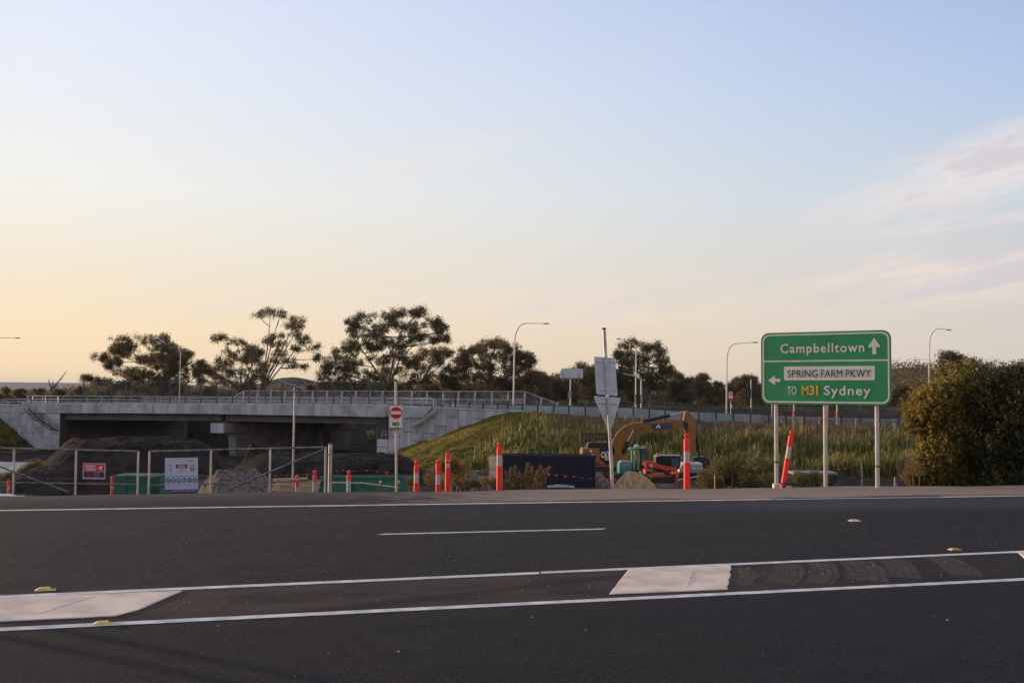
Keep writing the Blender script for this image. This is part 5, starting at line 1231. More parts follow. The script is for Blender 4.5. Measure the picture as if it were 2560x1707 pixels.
# upright yellow shoots in front of the navy bin
def shoots(px, D, items, label, seed):
    rng = np.random.default_rng(seed); b = at(px, 1225, D); t = thing('leafy_shoots', label, 'plant', (b.x, D, b.z-.1)); V = []; mb = MB()
    for x0, x1, yt_ in items:
        a = np.array(at(x0, 1226, D+rng.uniform(-.3, .3))); e = np.array(at(x1, yt_, D+rng.uniform(-.3, .3))); bend = np.array([rng.normal()*.03, 0, .02])
        tt = np.linspace(0, 1, 7); cur = [a*(1-u)+e*u+bend*4*u*(1-u) for u in tt]; mb.tube(cur, [.008]*7, 4)
        n = 230; u = rng.uniform(.25, 1, n); pts = a*(1-u[:, None])+e*u[:, None]+bend*(4*u*(1-u))[:, None]+rng.normal(size=(n, 3))*np.array([.03, .03, .02])*(1.25-u[:, None]*.6)
        V.append(leaf_quads(pts, .026, .009, rng, droop=-.8))
    quads_obj('leaves', np.concatenate(V), M['dryleaf'], t, loc=tuple(t.location)); mb.build('stems', M['bark'], t)
shoots(1270, 27.8, [(1268,1278,1168),(1280,1288,1163),(1275,1262,1178),(1290,1298,1176),(1262,1270,1188),(1296,1284,1185),(1300,1306,1192)], 'golden leafy shoots at the left of the bin front', 1)
shoots(1330, 27.8, [(1312,1320,1156),(1318,1332,1165),(1325,1330,1174),(1342,1352,1163),(1345,1374,1164),(1340,1362,1170),(1335,1345,1176),(1350,1358,1178),(1330,1318,1180),(1355,1368,1184),(1322,1310,1186),(1346,1340,1190)], 'taller golden leafy shoots leaning right in front of the navy bin', 2)
bush('shrub', 'rust-coloured low weeds at the crest in front of the navy bin', 'shrub', sh(1185, 1360, 1200, 1222, 27.9, 10, 15, 9, 9), 'dryleaf', 8000, .018, .006, 66, shell=.2)
# grass and weeds on the bank
def blades(name, label, n, sfun, h0, h1, wd, m, seed, mask=None, clump=0):
    rng = np.random.default_rng(seed); s, t = sfun(rng, n)
    if clump: s = np.repeat(s[::clump], clump)[:n]; t = np.repeat(t[::clump], clump)[:n]; hk = np.repeat(rng.uniform(.5, 1.3, n//clump+1), clump)[:n]; s = s+rng.normal(size=len(s))*.16; t = t+rng.normal(size=len(t))*.16
    X = P0.x+UB.x*s+NB.x*t; Y = P0.y+UB.y*s+NB.y*t; z = terrain(X, Y)
    nz = fbm(X*.35, Y*.35+s*.2, 3)
    keep = rng.uniform(0, 1, n) < (mask(s, t, nz) if mask else 1); X, Y, z, nz = X[keep], Y[keep], z[keep], nz[keep]; n = len(X)
    h = rng.uniform(h0, h1, n)*(.45+1.1*nz)*(hk[keep] if clump else 1); lean = rng.normal(size=(n, 2))*.13*h[:, None]; a = rng.uniform(0, math.pi, n); dx_, dy_ = np.cos(a)*wd, np.sin(a)*wd
    b0 = np.stack([X-dx_, Y-dy_, z-.1], 1); b1 = np.stack([X+dx_, Y+dy_, z-.1], 1); t1 = np.stack([X+lean[:, 0]+dx_*.35, Y+lean[:, 1]+dy_*.35, z+h], 1); t0 = np.stack([X+lean[:, 0]-dx_*.35, Y+lean[:, 1]-dy_*.35, z+h*.97], 1)
    o = quads_obj(name, np.stack([b0, b1, t1, t0], 1).reshape(-1, 3), M[m], kind='stuff'); tag(o, label); return o
def reg(s0, s1, t0, t1):
    def f(rng, n): return rng.uniform(s0, s1, n), t0+(t1-t0)*rng.uniform(0, 1, n)
    return f
blades('tall_weeds', 'tall green and straw weeds covering the bank below the fence', 100000, reg(-78, -14, 3.2, 19), .6, 1.9, .05, 'weed', 1, lambda s, t, nz: np.clip((nz-.22)*3.2, 0, 1)*np.clip((t-4.6)/4, .03, 1)*np.clip((-s-21.5)/3.5, 0, 1), clump=10)
blades('tall_weeds', 'sparse dry stalks on the brown soil just under the fence', 6000, reg(-78, -21, .8, 6), .3, 1.1, .035, 'dryleaf', 2, lambda s, t, nz: np.clip((nz-.4)*3, 0, 1))
blades('grass', 'short rough grass on the sunlit mound beside the retaining wall', 80000, reg(-25, 2.5, .2, 24), .03, .12, .06, 'grassb', 3)
blades('grass', 'dark rough grass on the shaded left bank', 26000, reg(56, 82, .2, 30), .12, .4, .05, 'grassb', 4)
rngv = np.random.default_rng(8)
def verge(n, f, h0, h1, wd, m, seed, label):
    rng = np.random.default_rng(seed); X = rng.uniform(-1, 17, n); Y = 25.6+.37*X+rng.uniform(0, 1, n)**1.3*f; nz = fbm(X*1.3, Y*1.3, 3); k = rng.uniform(0, 1, n) < np.clip((nz-.42)*4+(X > 0)*.25, .02, 1); X, Y, nz = X[k], Y[k], nz[k]; n = len(X)
    z = terrain(X, Y); h = rng.uniform(h0, h1, n); lean = rng.normal(size=(n, 2))*.25*h[:, None]; a = rng.uniform(0, math.pi, n); dx_, dy_ = np.cos(a)*wd, np.sin(a)*wd
    b0 = np.stack([X-dx_, Y-dy_, z-.05], 1); b1 = np.stack([X+dx_, Y+dy_, z-.05], 1); t1 = np.stack([X+lean[:, 0]+dx_*.3, Y+lean[:, 1]+dy_*.3, z+h], 1); t0 = t1-np.stack([dx_*.5, dy_*.5, h*.02], 1)
    tag(quads_obj('verge_grass', np.stack([b0, b1, t1, t0], 1).reshape(-1, 3), M[m], kind='stuff'), label)
verge(9000, 4.5, .06, .30, .006, 'dryleaf', 21, 'dry wisps of grass along the drop behind the shoulder')

# ------------------------------------------------------------------ heaps
def heap(name, label, cat, px0, px1, ytop, D, m, ry=None, seed=0, pk=.5, rough=.18, zg=None, flat=.0, stones=0, dome=False):
    k = D/FPX; a, b = at(px0, 1200, D), at(px1, 1200, D); cx = (a.x+b.x)/2; W = (b.x-a.x)/2; ry = ry or W*.8; z0 = tz(cx, D)-.15 if zg is None else zg; H = at((px0+px1)/2, ytop, D).z-z0; fq = min(1.1, 2.2/W)
    t = thing(name, label, cat, (cx, D, z0)); n = 90; v = []; f = []
    for j in range(n+1):
        for i in range(n+1):
            u, w_ = -1+2*i/n, -1+2*j/n; uu = u-(pk-.5)*2*(1-abs(u)); r = math.hypot(uu, w_)
            h = max(0, 1-r*r)**.9 if dome else max(0, 1-r) if not flat else min(1, max(0, (1-r))/(1-flat)); h = h if dome else h**.85 if not flat else h*h*(3-2*h)
            nz_ = mnoise.fractal(Vector((u*W*fq+seed*7, w_*ry*fq, seed)), 1.0, 2.1, 5)
            v.append((u*W, w_*ry, H*h*(1+rough*nz_*1.2) + rough*.35*nz_*min(1, h*6)*H*.5 - .05 + min(1, h*8)*.05*D/40*mnoise.fractal(Vector((u*W*2.6+seed, w_*ry*2.6, 3)), .8, 2.2, 4)))
    for j in range(n):
        for i in range(n): o = j*(n+1)+i; f.append((o, o+1, o+n+2, o+n+1))
    mb = MB(); mb.v = v; mb.f = f; o = local(mb, 'heap_body', M[m], t, smooth=True)
    if stones:
        mb = MB(); r = random.Random(seed)
        for _ in range(stones):
            vv = v[r.randrange(len(v))]
            if vv[2] < .02: continue
            s = r.uniform(.02, .06)*D/30; c, d = s, s*r.uniform(.3, .9); mb.add([(vv[0]+x*c, vv[1]+y*c, vv[2]+z*d) for x, y, z in ico], [(0,1,4),(1,2,4),(2,3,4),(3,0,4)])
        local(mb, 'stones', M['gravelpile'], t, kind='stuff')
    return t
heap('gravel_heap', 'grey gravel heap behind the open mesh gate', 'heap', 476, 742, 1168, 38, 'gravelpile', ry=2.0, seed=1, pk=.42, stones=500, zg=-2.0, dome=True)
heap('sand_heap', 'pale sand heap lit from the left beside the leaning post', 'heap', 1526, 1650, 1175, 56, 'sandpile', seed=2, pk=.44, rough=.10, dome=True)
heap('sand_heap', 'shaded grey sand heap at the right end of the navy bin', 'heap', 1470, 1540, 1178, 60, 'gravelpile', seed=3, pk=.3, rough=.12, dome=True)
heap('gravel_heap', 'bluish gravel heap behind the orange bollards, left of the navy bin', 'heap', 1110, 1252, 1172, 48, 'gravelpile', seed=4, pk=.40, rough=.1, dome=True)
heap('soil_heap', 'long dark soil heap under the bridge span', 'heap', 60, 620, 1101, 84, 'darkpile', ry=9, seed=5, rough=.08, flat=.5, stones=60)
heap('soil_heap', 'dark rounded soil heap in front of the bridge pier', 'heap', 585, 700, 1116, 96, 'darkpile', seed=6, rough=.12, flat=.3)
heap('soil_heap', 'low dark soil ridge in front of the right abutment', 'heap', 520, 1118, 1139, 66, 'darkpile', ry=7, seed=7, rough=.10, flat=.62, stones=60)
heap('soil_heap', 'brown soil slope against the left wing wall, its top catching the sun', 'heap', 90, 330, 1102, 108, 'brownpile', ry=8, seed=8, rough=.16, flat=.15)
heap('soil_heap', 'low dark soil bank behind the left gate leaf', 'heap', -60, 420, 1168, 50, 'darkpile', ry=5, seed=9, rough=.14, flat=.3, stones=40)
# concrete drain strip and yellow grass at the left
a, b = at(-60, 1150, 70), at(100, 1156, 70); mb = MB(); p = [at(-60, 1152, 74), at(96, 1156, 74), at(40, 1180, 68), at(-60, 1182, 68)]
zq = [q_.z for q_ in p]; t = thing('drain_slab', 'bluish concrete drain slab behind the gate at the far left', 'slab', tuple(p[3])); mb.hexa([q_-Vector((0,0,.5)) for q_ in p[::-1]]+p[::-1]); mb.build('slab_body', M['concrete'], t)
bush('shrub', 'yellow-green weeds beside the bluish drain slab at the left', 'shrub', [blob(x, y, 62, 16, 7) for x, y in ((30,1192),(55,1183),(80,1170),(20,1200),(65,1178),(92,1163),(8,1196))], 'shrubleaf', 6000, .05, .018, 90, shell=.2, zg=-3.2)

# ------------------------------------------------------------------ skips, bin, timber
def quad_box(mb, f0, f1):      # hexahedron between two quads
    mb.hexa([Vector(v) for v in f0]+[Vector(v) for v in f1])
D = 57; t = thing('skip_bin', 'long navy blue waste bin with ribbed side and open end door', 'skip bin', tuple(at(1360, 1215, D))); z1 = at(1360, 1139, D).z; z0 = tz(1.7, D)-.1
XL, XR = at(1257, 1150, D).x, at(1489, 1150, D).x; mbw = 2.1
def bx(mb, *a): mb.box(*a); return mb
bx(MB(), (XL, D, z0+.15), (XR, D+.08, z1)).build('side_panel', M['bin'], t); bx(MB(), (XL, D+mbw, z0+.15), (XR, D+mbw+.08, z1)).build('side_panel', M['bin'], t)
bx(MB(), (XR-.08, D+.083, z0+.15), (XR, D+mbw-.003, z1-.003)).build('end_panel', M['bin'], t); bx(MB(), (XL, D+.083, z0+.15), (XR-.083, D+mbw-.003, z0+.25)).build('floor_panel', M['bin'], t)
bx(MB(), (XL-.03, D-.07, z1-.11), (XR+.05, D+.10, z1+.04)).build('top_rail', M['bin'], t); bx(MB(), (XL, D-.06, z0+.05), (XR, D+.10, z0+.2)).build('bottom_rail', M['bin'], t)
for i in range(9):
    x = XL+.05+(XR-XL-.1)*i/8; bx(MB(), (x-.045, D-.09, z0+.2), (x+.045, D-.002, z1-.112)).build('rib', M['bin'], t)
for x, y in ((XR+.04, D-.05),): bx(MB(), (x, y, z1-.5), (x+.08, y+.1, z1-.3)).build('hook', M['mblack'], t)
xa, xb = at(1223, 1150, D).x, at(1229, 1150, D).x
mb = MB(); mb.hexa([Vector((xa, D-.5, z0+.2)), Vector((xb, D-.52, z0+.2)), Vector((XL-.03, D+.05, z0+.2)), Vector((XL-.06, D+.1, z0+.2)), Vector((xa, D-.5, z1-.02)), Vector((xb+.06, D-.52, z1-.02)), Vector((XL-.03, D+.05, z1-.02)), Vector((XL-.06, D+.1, z1-.02))]); mb.build('door', M['bin_lit'], t)
for x in (at(1234, 1150, D).x, XL-.02):
    mb = MB(); mb.tube([(x, D-.25, z0+.2), (x-.05, D-.25, z1-.05)], .035, 6); mb.build('door_bar', M['bin_lit'], t)
D = 38; t = thing('green_skip', 'long low green skip behind the NO ENTRY pole', 'skip', tuple(at(925, 1222, D))); xa, xb = at(800, 1200, D).x, at(1031, 1200, D).x; z1 = at(925, 1191, D).z; z0 = -1.8
for i, (f, m_) in enumerate((((0, .33), 'skip'), ((.34, 1), 'skip'))):
    bx(MB(), (xa+(xb-xa)*f[0], D, z0), (xa+(xb-xa)*f[1], D+.06, z1-.06+.02*i)).build('side_panel', M[m_], t)
bx(MB(), (xa, D+1.4, z0), (xb, D+1.46, z1-.05)).build('side_panel', M['skip_dark'], t); bx(MB(), (xa, D-.04, z1-.07), (xb, D+.05, z1+.01)).build('top_rail', M['skip'], t)
for f in (.0, .33, .345, .98): bx(MB(), (xa+(xb-xa)*f, D-.07, z0), (xa+(xb-xa)*f+.07, D-.003, z1-.073)).build('rib', M['skip_dark'], t)
bx(MB(), (xb-.05, D+.063, z0), (xb, D+1.397, z1-.06)).build('end_panel', M['skip_dark'], t)
mb = MB(); p0, p1 = at(905, 1207, 36.5), at(1000, 1219, 36.5); q0 = at(825, 1206, 36.6); mb.tube([q0, p0, p1], .025, 6); o = mb.build('scaffold_tube', M['timber']); tag(o, 'thin pale tube lying along the front of the long green skip', 'tube')
D = 35; t = thing('green_skip', 'battered green skip full of rubbish between the security sign and site board', 'skip', tuple(at(330, 1225, D))); xa, xb, xc = at(276, 1200, D).x, at(368, 1200, D).x, at(399, 1200, D).x; z1 = at(330, 1190, D).z; z0 = -1.9
mb = MB(); mb.hexa([Vector(v) for v in ((xa+.08, D, z0), (xb, D, z0), (xb, D+1.3, z0), (xa+.08, D+1.3, z0), (xa, D, z1), (xb, D, z1), (xb, D+1.3, z1), (xa, D+1.3, z1))]); mb.build('skip_body', M['skip'], t)
mb = MB(); mb.hexa([Vector(v) for v in ((xb+.02, D+.1, z0), (xc-.04, D+.1, z0), (xc-.04, D+1.2, z0), (xb+.02, D+1.2, z0), (xb+.02, D+.1, z1-.02), (xc, D+.1, z1+.03), (xc, D+1.2, z1+.03), (xb+.02, D+1.2, z1-.02))]); mb.build('skip_end', M['skip_dark'], t)
bx(MB(), (xa-.03, D-.04, z1-.05), (xb+.03, D-.003, z1+.02)).build('top_rail', M['skip_dark'], t)
for x in (xa+.5, xa+.82, xb-.02): bx(MB(), (x, D-.05, z0), (x+.05, D-.003, z1-.055)).build('rib', M['skip_dark'], t)
for x in (xb+.10, xb+.24, xc-.07): bx(MB(), (x, D+.05, z0), (x+.04, D+.097, z1-.03)).build('rib', M['skip_dark'], t)
mb = MB(); r = random.Random(3)
for i in range(60):
    x, y, s = r.uniform(xa+.1, xc-.1), D+r.uniform(.1, 1.2), r.uniform(.03, .09); mb.add([(x+u*s, y+v*s, z1-.02+w_*s*1.3) for u, v, w_ in ico], [(0,1,4),(1,2,4),(2,3,4),(3,0,4)])
mb.build('rubbish', M['grey'], t, kind='stuff')
# timber stack
D = 34; t = thing('timber_stack', 'stack of pale sawn timbers behind the gate', 'timber stack', tuple(at(740, 1226, D))); r = random.Random(9); zt0 = at(740, 1203, D).z
tb_ = []
for row in range(12):
    z = zt0-row*.085; n = 3
    for j in range(n):
        x0 = at(682+r.uniform(-6, 14), 1200, D).x; x1 = at(790+r.uniform(-8, 10), 1200, D).x; y = D+j*.16+r.uniform(0, .04); tw = r.uniform(-.03, .03)
        mb = MB(); hh = .04; mb.hexa([Vector(v) for v in ((x0, y, z-hh), (x1, y+tw, z-hh-r.uniform(-.01, .02)), (x1, y+.09+tw, z-hh), (x0, y+.09, z-hh), (x0, y, z), (x1, y+tw, z-.005), (x1, y+.09+tw, z), (x0, y+.09, z))]); mb.build('plank', M['timber'], t)
    if row % 2: mb = MB(); mb.box((at(686, 1200, D).x, D+.01, z-.045-.04), (at(700, 1200, D).x, D+.5, z-.045)); mb.build('bearer', M['timber'], t)
mb = MB(); a, b = at(681, 1196.5, D), at(768, 1193.5, D); hh = Vector((0, 0, .045)); q_ = Vector((0, .12, 0)); mb.hexa([a-hh, b-hh, b+q_-hh, a+q_-hh, a, b, b+q_, a+q_]); mb.build('plank', M['timber'], t)
mb = MB(); a, b = at(690, 1204, D), at(700, 1197, D); mb.box((a.x, D+.02, a.z), (b.x, D+.1, b.z)); mb.build('bearer', M['timber'], t)
# plastic sheet in front of the bin
heap('plastic_sheet', 'crumpled grey plastic sheet on the ground in front of the navy bin', 'plastic sheet', 1368, 1436, 1208, 52, 'grey', ry=.5, seed=12, rough=.8, zg=at(1400, 1213, 52).z)
heap('plastic_sheet', 'white sheet of plastic lying behind the gate at the left edge', 'plastic sheet', -40, 52, 1228, 27, 'white', ry=.3, seed=13, rough=.5, zg=at(0, 1236, 27).z)

# ------------------------------------------------------------------ bunting
def bunting(label, flags, D, poles=()):
    b = at(flags[0][0], flags[0][1], D); t = thing('flag_bunting', label, 'bunting', tuple(b), 'strings of red safety flags')
    P = [at(x, y-2.5, D) for x, y in flags]; mb = MB(); pts = []
    for a, c in zip(P, P[1:]):
        for k in range(4): u = k/4; p = a.lerp(c, u); p.z -= .012*4*u*(1-u); pts.append(p)
    pts.append(P[-1]); mb.tube(pts, .0025, 3); mb.build('string', M['greytext'], t); r = random.Random(int(flags[0][0]))
    for x, y in flags:
        p = at(x, y-2.5, D); s = D/FPX*5.2*r.uniform(.6, 1.2); sk = r.uniform(-.35, .35)*s; tw = r.uniform(-.5, .5)*s; mb = MB()
        mb.add([(p.x-s*.5, p.y, p.z), (p.x+s*.5, p.y+tw, p.z), (p.x+s*.3+sk, p.y+tw*.7+.02, p.z-s*.75), (p.x+sk*.8, p.y+.03, p.z-s*1.05), (p.x-s*.25+sk, p.y-.01, p.z-s*.65)], [(0, 4, 3, 2, 1)])
        mb.build('flag', M['flag'], t)
    for px, yb in poles:
        p = at(px, yb, D); q_ = at(px, np.interp(px, [f[0] for f in flags], [f[1] for f in flags])-4, D); mb = MB(); mb.tube([(p.x, D, p.z-.3), (q_.x, D, q_.z)], .015, 5); mb.build('stake', M['grey'], t)
bunting('red flag bunting strung across the gate opening behind the gravel heap', [(8,1196),(120,1198),(240,1196),(380,1193),(455,1190),(520,1189),(548,1190),(690,1190),(716,1190),(768,1187),(786,1186),(843,1178)], 33)
bunting('red flag bunting sagging in front of the dark soil near the NO ENTRY pole', [(856,1176),(884,1180),(917,1176),(942,1179),(967,1182),(993,1185),(1018,1188),(1068,1190),(1095,1192)], 42)
bunting('red flag bunting hanging along the front of the navy bin', [(1208,1192),(1232,1192),(1297,1191),(1335,1188),(1371,1186),(1392,1188),(1412,1190),(1434,1192),(1456,1195),(1477,1197),(1497,1199),(1518,1200),(1538,1199)], 46)
bunting('red flag bunting hanging in front of the sand heap and orange loader', [(1538,1199),(1597,1198),(1618,1196),(1638,1194),(1655,1193),(1675,1190),(1692,1187),(1728,1180),(1765,1176)], 44, [(1563, 1215)])
bunting('red flag bunting rising through the shrubs below the green sign', [(1800,1190),(1838,1186),(1895,1182),(1930,1186),(1975,1187),(1992,1186),(2010,1184),(2024,1182),(2040,1180),(2096,1174),(2112,1171),(2126,1168),(2142,1164)], 44, [(2155, 1205)])
for px, yb in ((1777, 1215), (2175, 1212)):
    pass

# ------------------------------------------------------------------ machines
def frame(D, ox, oy, zg, px_root):
    b = at(px_root, 1190, D); k = D/FPX
    def z7(x, y): p = at(ox+x/6.818, oy+y/6.818, D); return (p.x-b.x, p.z-zg)
    return b, k, z7
def poly(name, pts, y0, y1, m, t, z7, label=None, bevel=.03):
    P = [z7(*p) for p in pts]; ar = sum(P[i][0]*P[(i+1) % len(P)][1]-P[(i+1) % len(P)][0]*P[i][1] for i in range(len(P)))
    if ar < 0: P = P[::-1]
    mb = MB(); mb.prism(P, y0, y1); return local(mb, name, m, t, bevel=bevel, label=label)
def rod(name, a, b, y, r, m, t, z7, n=10):
    (x0, z0), (x1, z1) = z7(*a), z7(*b); mb = MB(); mb.tube([(x0, y, z0), (x1, y, z1)], r, n); return local(mb, name, m, t, smooth=True)
def excavator():
    D = 92; zg = tz(xat(1520, D), D)+.0; b, k, z = frame(D, 1440, 1000, zg, 1520); t = thing('excavator', 'large yellow tracked excavator with CAT on its black side panel, boom raised over the bank', 'excavator', (b.x, D, zg))
    Y = M['yellow']; K = M['mblack']
    poly('boom', [(622,800),(625,690),(700,562),(780,486),(860,432),(980,395),(1200,384),(1400,372),(1700,352),(1840,345),(1850,400),(1835,440),(1700,478),(1500,512),(1250,556),(1020,600),(930,640),(865,720),(815,810),(760,860),(680,860)], -.1, .55, Y, t, z)
    poly('boom_edge', [(700,562),(780,486),(860,432),(980,395),(1400,372),(1840,345),(1840,352),(1400,381),(985,404),(866,440),(786,494),(706,570)], -.16, -.103, M['rust'], t, z, bevel=0)
    poly('boom_plate', [(1268,425),(1290,412),(1575,398),(1625,430),(1668,458),(1650,470),(1345,515),(1325,505)], -.125, -.103, M['navy'], t, z, bevel=0)
    poly('logo_mark', [(1345,478),(1370,452),(1392,418),(1412,420),(1430,448),(1445,470),(1415,478),(1398,450),(1380,472)], -.14, -.128, M['white'], t, z, bevel=0)
    for x in (1440, 1490, 1540): poly('logo_letter', [(x,466),(x,424),(x+36,418),(x+36,430),(x+14,434),(x+14,452),(x+36,448),(x+36,460)], -.14, -.128, M['blue'], t, z, bevel=0)
    poly('stick', [(1828,330),(1850,240),(1872,182),(1905,182),(1950,235),(1992,290),(2020,370),(2042,450),(2046,560),(2038,700),(2034,860),(2020,930),(1985,975),(1930,960),(1905,900),(1912,700),(1900,600),(1868,560),(1845,480),(1822,430)], -.12, .5, Y, t, z)
    poly('stick_joint', [(1828,380),(1860,358),(1895,385),(1905,440),(1895,520),(1880,560),(1860,500),(1835,440)], -.17, -.123, K, t, z, bevel=.01)
    rod('cylinder_barrel', (1150, 362), (1605, 262), .15, .14, K, t, z); rod('cylinder_rod', (1600, 263), (1865, 192), .15, .05, M['machrome'], t, z)
    for yy in (-.22, .68): rod('cylinder_barrel', (872, 700), (820, 900), yy, .15, K, t, z); rod('cylinder_rod', (985, 495), (872, 700), yy, .055, M['machrome'], t, z)
    rod('pin', (985, 493), (1000, 493), -.2, .16, K, t, z); rod('pin', (1118, 486), (1134, 486), -.13, .08, K, t, z)
    rod('cylinder_barrel', (2035, 455), (2095, 850), .15, .11, K, t, z); rod('bucket_link', (2090, 830), (2115, 1000), .15, .07, K, t, z)
    poly('bucket', [(1985,985),(2060,960),(2180,960),(2262,1010),(2290,1080),(2240,1150),(2130,1165),(2050,1120),(2060,1060),(2020,1040)], -.35, .8, K, t, z, bevel=.05)
    # house
    x0 = 2.7
    poly('counterweight', [(82,935),(88,830),(110,812),(182,808),(182,1150),(110,1120),(84,1050)], -1.3, 1.5, Y, t, z, bevel=.12)
    poly('engine_cover', [(184,806),(388,812),(388,1080),(360,1080),(360,1148),(184,1148)], -1.25, 1.5, Y, t, z)
    poly('side_panel', [(392,796),(578,796),(582,1075),(460,1075),(392,1000)], -1.30, -1.0, K, t, z)
    poly('red_stripe', [(392,1005),(410,1005),(468,1073),(392,1073)], -1.31, -1.303, M['sec_red'], t, z, bevel=0)
    poly('tool_box', [(640,815),(762,815),(762,932),(640,932)], -1.25, -.3, Y, t, z); poly('tool_box', [(588,935),(850,935),(862,1030),(862,1075),(588,1075)], -1.27, -.3, Y, t, z)
    poly('lower_frame', [(362,1078),(862,1078),(850,1150),(362,1150)], -1.2, 1.4, Y, t, z)
    poly('engine_hood', [(178,800),(200,735),(260,715),(500,715),(560,740),(590,800)], -.6, 1.3, K, t, z)
    poly('exhaust', [(268,800),(268,680),(292,670),(292,800)], -.3, -.1, M['rust'], t, z, bevel=.01); poly('air_filter', [(490,730),(490,690),(520,680),(528,730)], -.3, -.1, M['sec_red'], t, z, bevel=.01)
    mb = MB(); zz = z(0, 575)[1]; zl = z(0, 690)[1]; zb2 = z(0, 810)[1]
    for yy in (-1.1, 1.2):
        mb.tube([(z(112, 0)[0], yy, zz), (z(560, 0)[0], yy, zz)], .035, 5); mb.tube([(z(112, 0)[0], yy, zl), (z(330, 0)[0], yy, zl)], .03, 5)
        for x in (112, 225, 312, 415, 512): mb.tube([(z(x, 0)[0], yy, zz), (z(x, 0)[0], yy, zb2)], .035, 5)
    local(mb, 'handrail', M['mblack'], t)
    poly('cab', [(590,800),(600,640),(625,612),(790,612),(830,700),(850,800),(850,930),(590,930)], .75, 1.75, K, t, z, bevel=.06); poly('cab_window', [(625,790),(632,650),(770,650),(805,720),(815,790)], .735, .747, M['glass'], t, z, bevel=0)
    mirror = rod('mirror', (905, 640), (905, 690), -1.2, .05, K, t, z)
    mb = MB()
    for yy in (-1.35, .95):
        P = [(-2.4, 0.05), (-2.0, -.35+.35), (2.0, 0), (2.5, .35), (2.45, .75), (2.0, .98), (-2.0, .98), (-2.5, .7), (-2.55, .35)]
        o = MB(); o.prism(P, yy, yy+.6); local(o, 'track', K, t, bevel=.05)
        for x in np.linspace(-2, 2, 7): w_ = MB(); w_.lathe([(.22, 0), (.22, .05)], n=12); w_.v = [(x+a, yy-.03-c, .42+b_) for a, b_, c in w_.v]; local(w_, 'roller', M['rust'], t)
    # CAT lettering
    x0_, z0_ = z(478, 960); h = z(0, 866)[1]-z(0, 960)[1]; wd = z(552, 0)[0]-z(402, 0)[0]
    letters('CAT', x0_, z0_, h, M['white'], t, y=-1.32, bold=.03, width=wd)
    poly('triangle_mark', [(440,965),(478,918),(525,965)], -1.345, -1.333, M['sign_amber'], t, z, bevel=0)
    letters('330F', z(508, 0)[0], z(0, 1000)[1], z(0, 975)[1]-z(0, 1000)[1], M['white'], t, y=-1.32, bold=.01, width=z(545,0)[0]-z(470,0)[0])
    plate(disc(z(236, 0)[0], z(0, 850)[1], .11, 14), -1.27, -1.253, 'decal', M['white'], t)
    # beacon-like grab rails by the steps
    rod('step_rail', (905, 620), (905, 700), -1.1, .025, K, t, z)
excavator()
def mini_teal():
    D = 76; zg = tz(xat(1575, D), D); b, k, z = frame(D, 1440, 1000, zg, 1575); t = thing('small_excavator', 'small teal excavator with pale green boom folded upright beside its dark cab', 'excavator', (b.x, D, zg)); T = M['teal']; K = M['mblack']
    poly('engine_hood', [(712,1160),(716,1080),(740,1045),(780,1035),(930,1040),(940,1130),(930,1235),(830,1250),(712,1250)], -.7, .7, T, t, z, bevel=.1); poly('hood_top', [(722,1075),(745,1040),(785,1028),(932,1036),(935,1100),(800,1150),(770,1100)], -.72, .6, M['grey'], t, z, bevel=.04)
    poly('boom', [(962,1195),(955,1080),(968,960),(985,850),(990,765),(1010,752),(1035,770),(1040,840),(1020,900),(1010,1000),(1000,1100),(985,1195)], -.35, -.05, M['limegreen'], t, z); poly('stick', [(1040,770),(1068,775),(1078,850),(1068,960),(1062,1080),(1045,1190),(1028,1190),(1045,1060),(1052,900),(1048,800)], -.38, -.12, M['limegreen'], t, z)
    poly('boom_head', [(985,780),(1010,752),(1055,758),(1072,780),(1040,790)], -.4, -.02, M['sign_white'], t, z, bevel=.01)
    rod('cylinder', (905, 830), (940, 825), -.2, .04, M['machrome'], t, z); rod('hose', (940, 835), (932, 1200), -.3, .025, M['sign_white'], t, z); rod('cylinder', (955, 880), (965, 1150), -.3, .06, T, t, z)
    poly('cab', [(1085,1200),(1080,850),(1100,820),(1180,818),(1205,880),(1210,1100),(1200,1200)], -.5, .6, K, t, z, bevel=.04); poly('cab_window', [(1098,1100),(1096,870),(1110,842),(1172,842),(1190,890),(1192,1100)], -.515, -.503, M['glass_teal'], t, z, bevel=0)
    poly('roof', [(895,830),(925,812),(1190,808),(1192,822),(900,842)], -.5, .6, T, t, z, bevel=.02); poly('beacon', [(1128,800),(1132,780),(1158,778),(1165,800)], -.1, .1, M['beacon'], t, z, bevel=.01)
    for yy in (-.85, .5):
        o = MB(); o.prism([(-1.3, .1), (-1.0, 0), (1.1, 0), (1.4, .2), (1.35, .5), (1.0, .62), (-1.1, .62), (-1.35, .45)], yy, yy+.35); local(o, 'track', K, t, bevel=.03)
    poly('dozer_blade', [(1100,1240),(1125,1200),(1150,1215),(1150,1290),(1105,1290)], -.9, .9, T, t, z)
mini_teal()
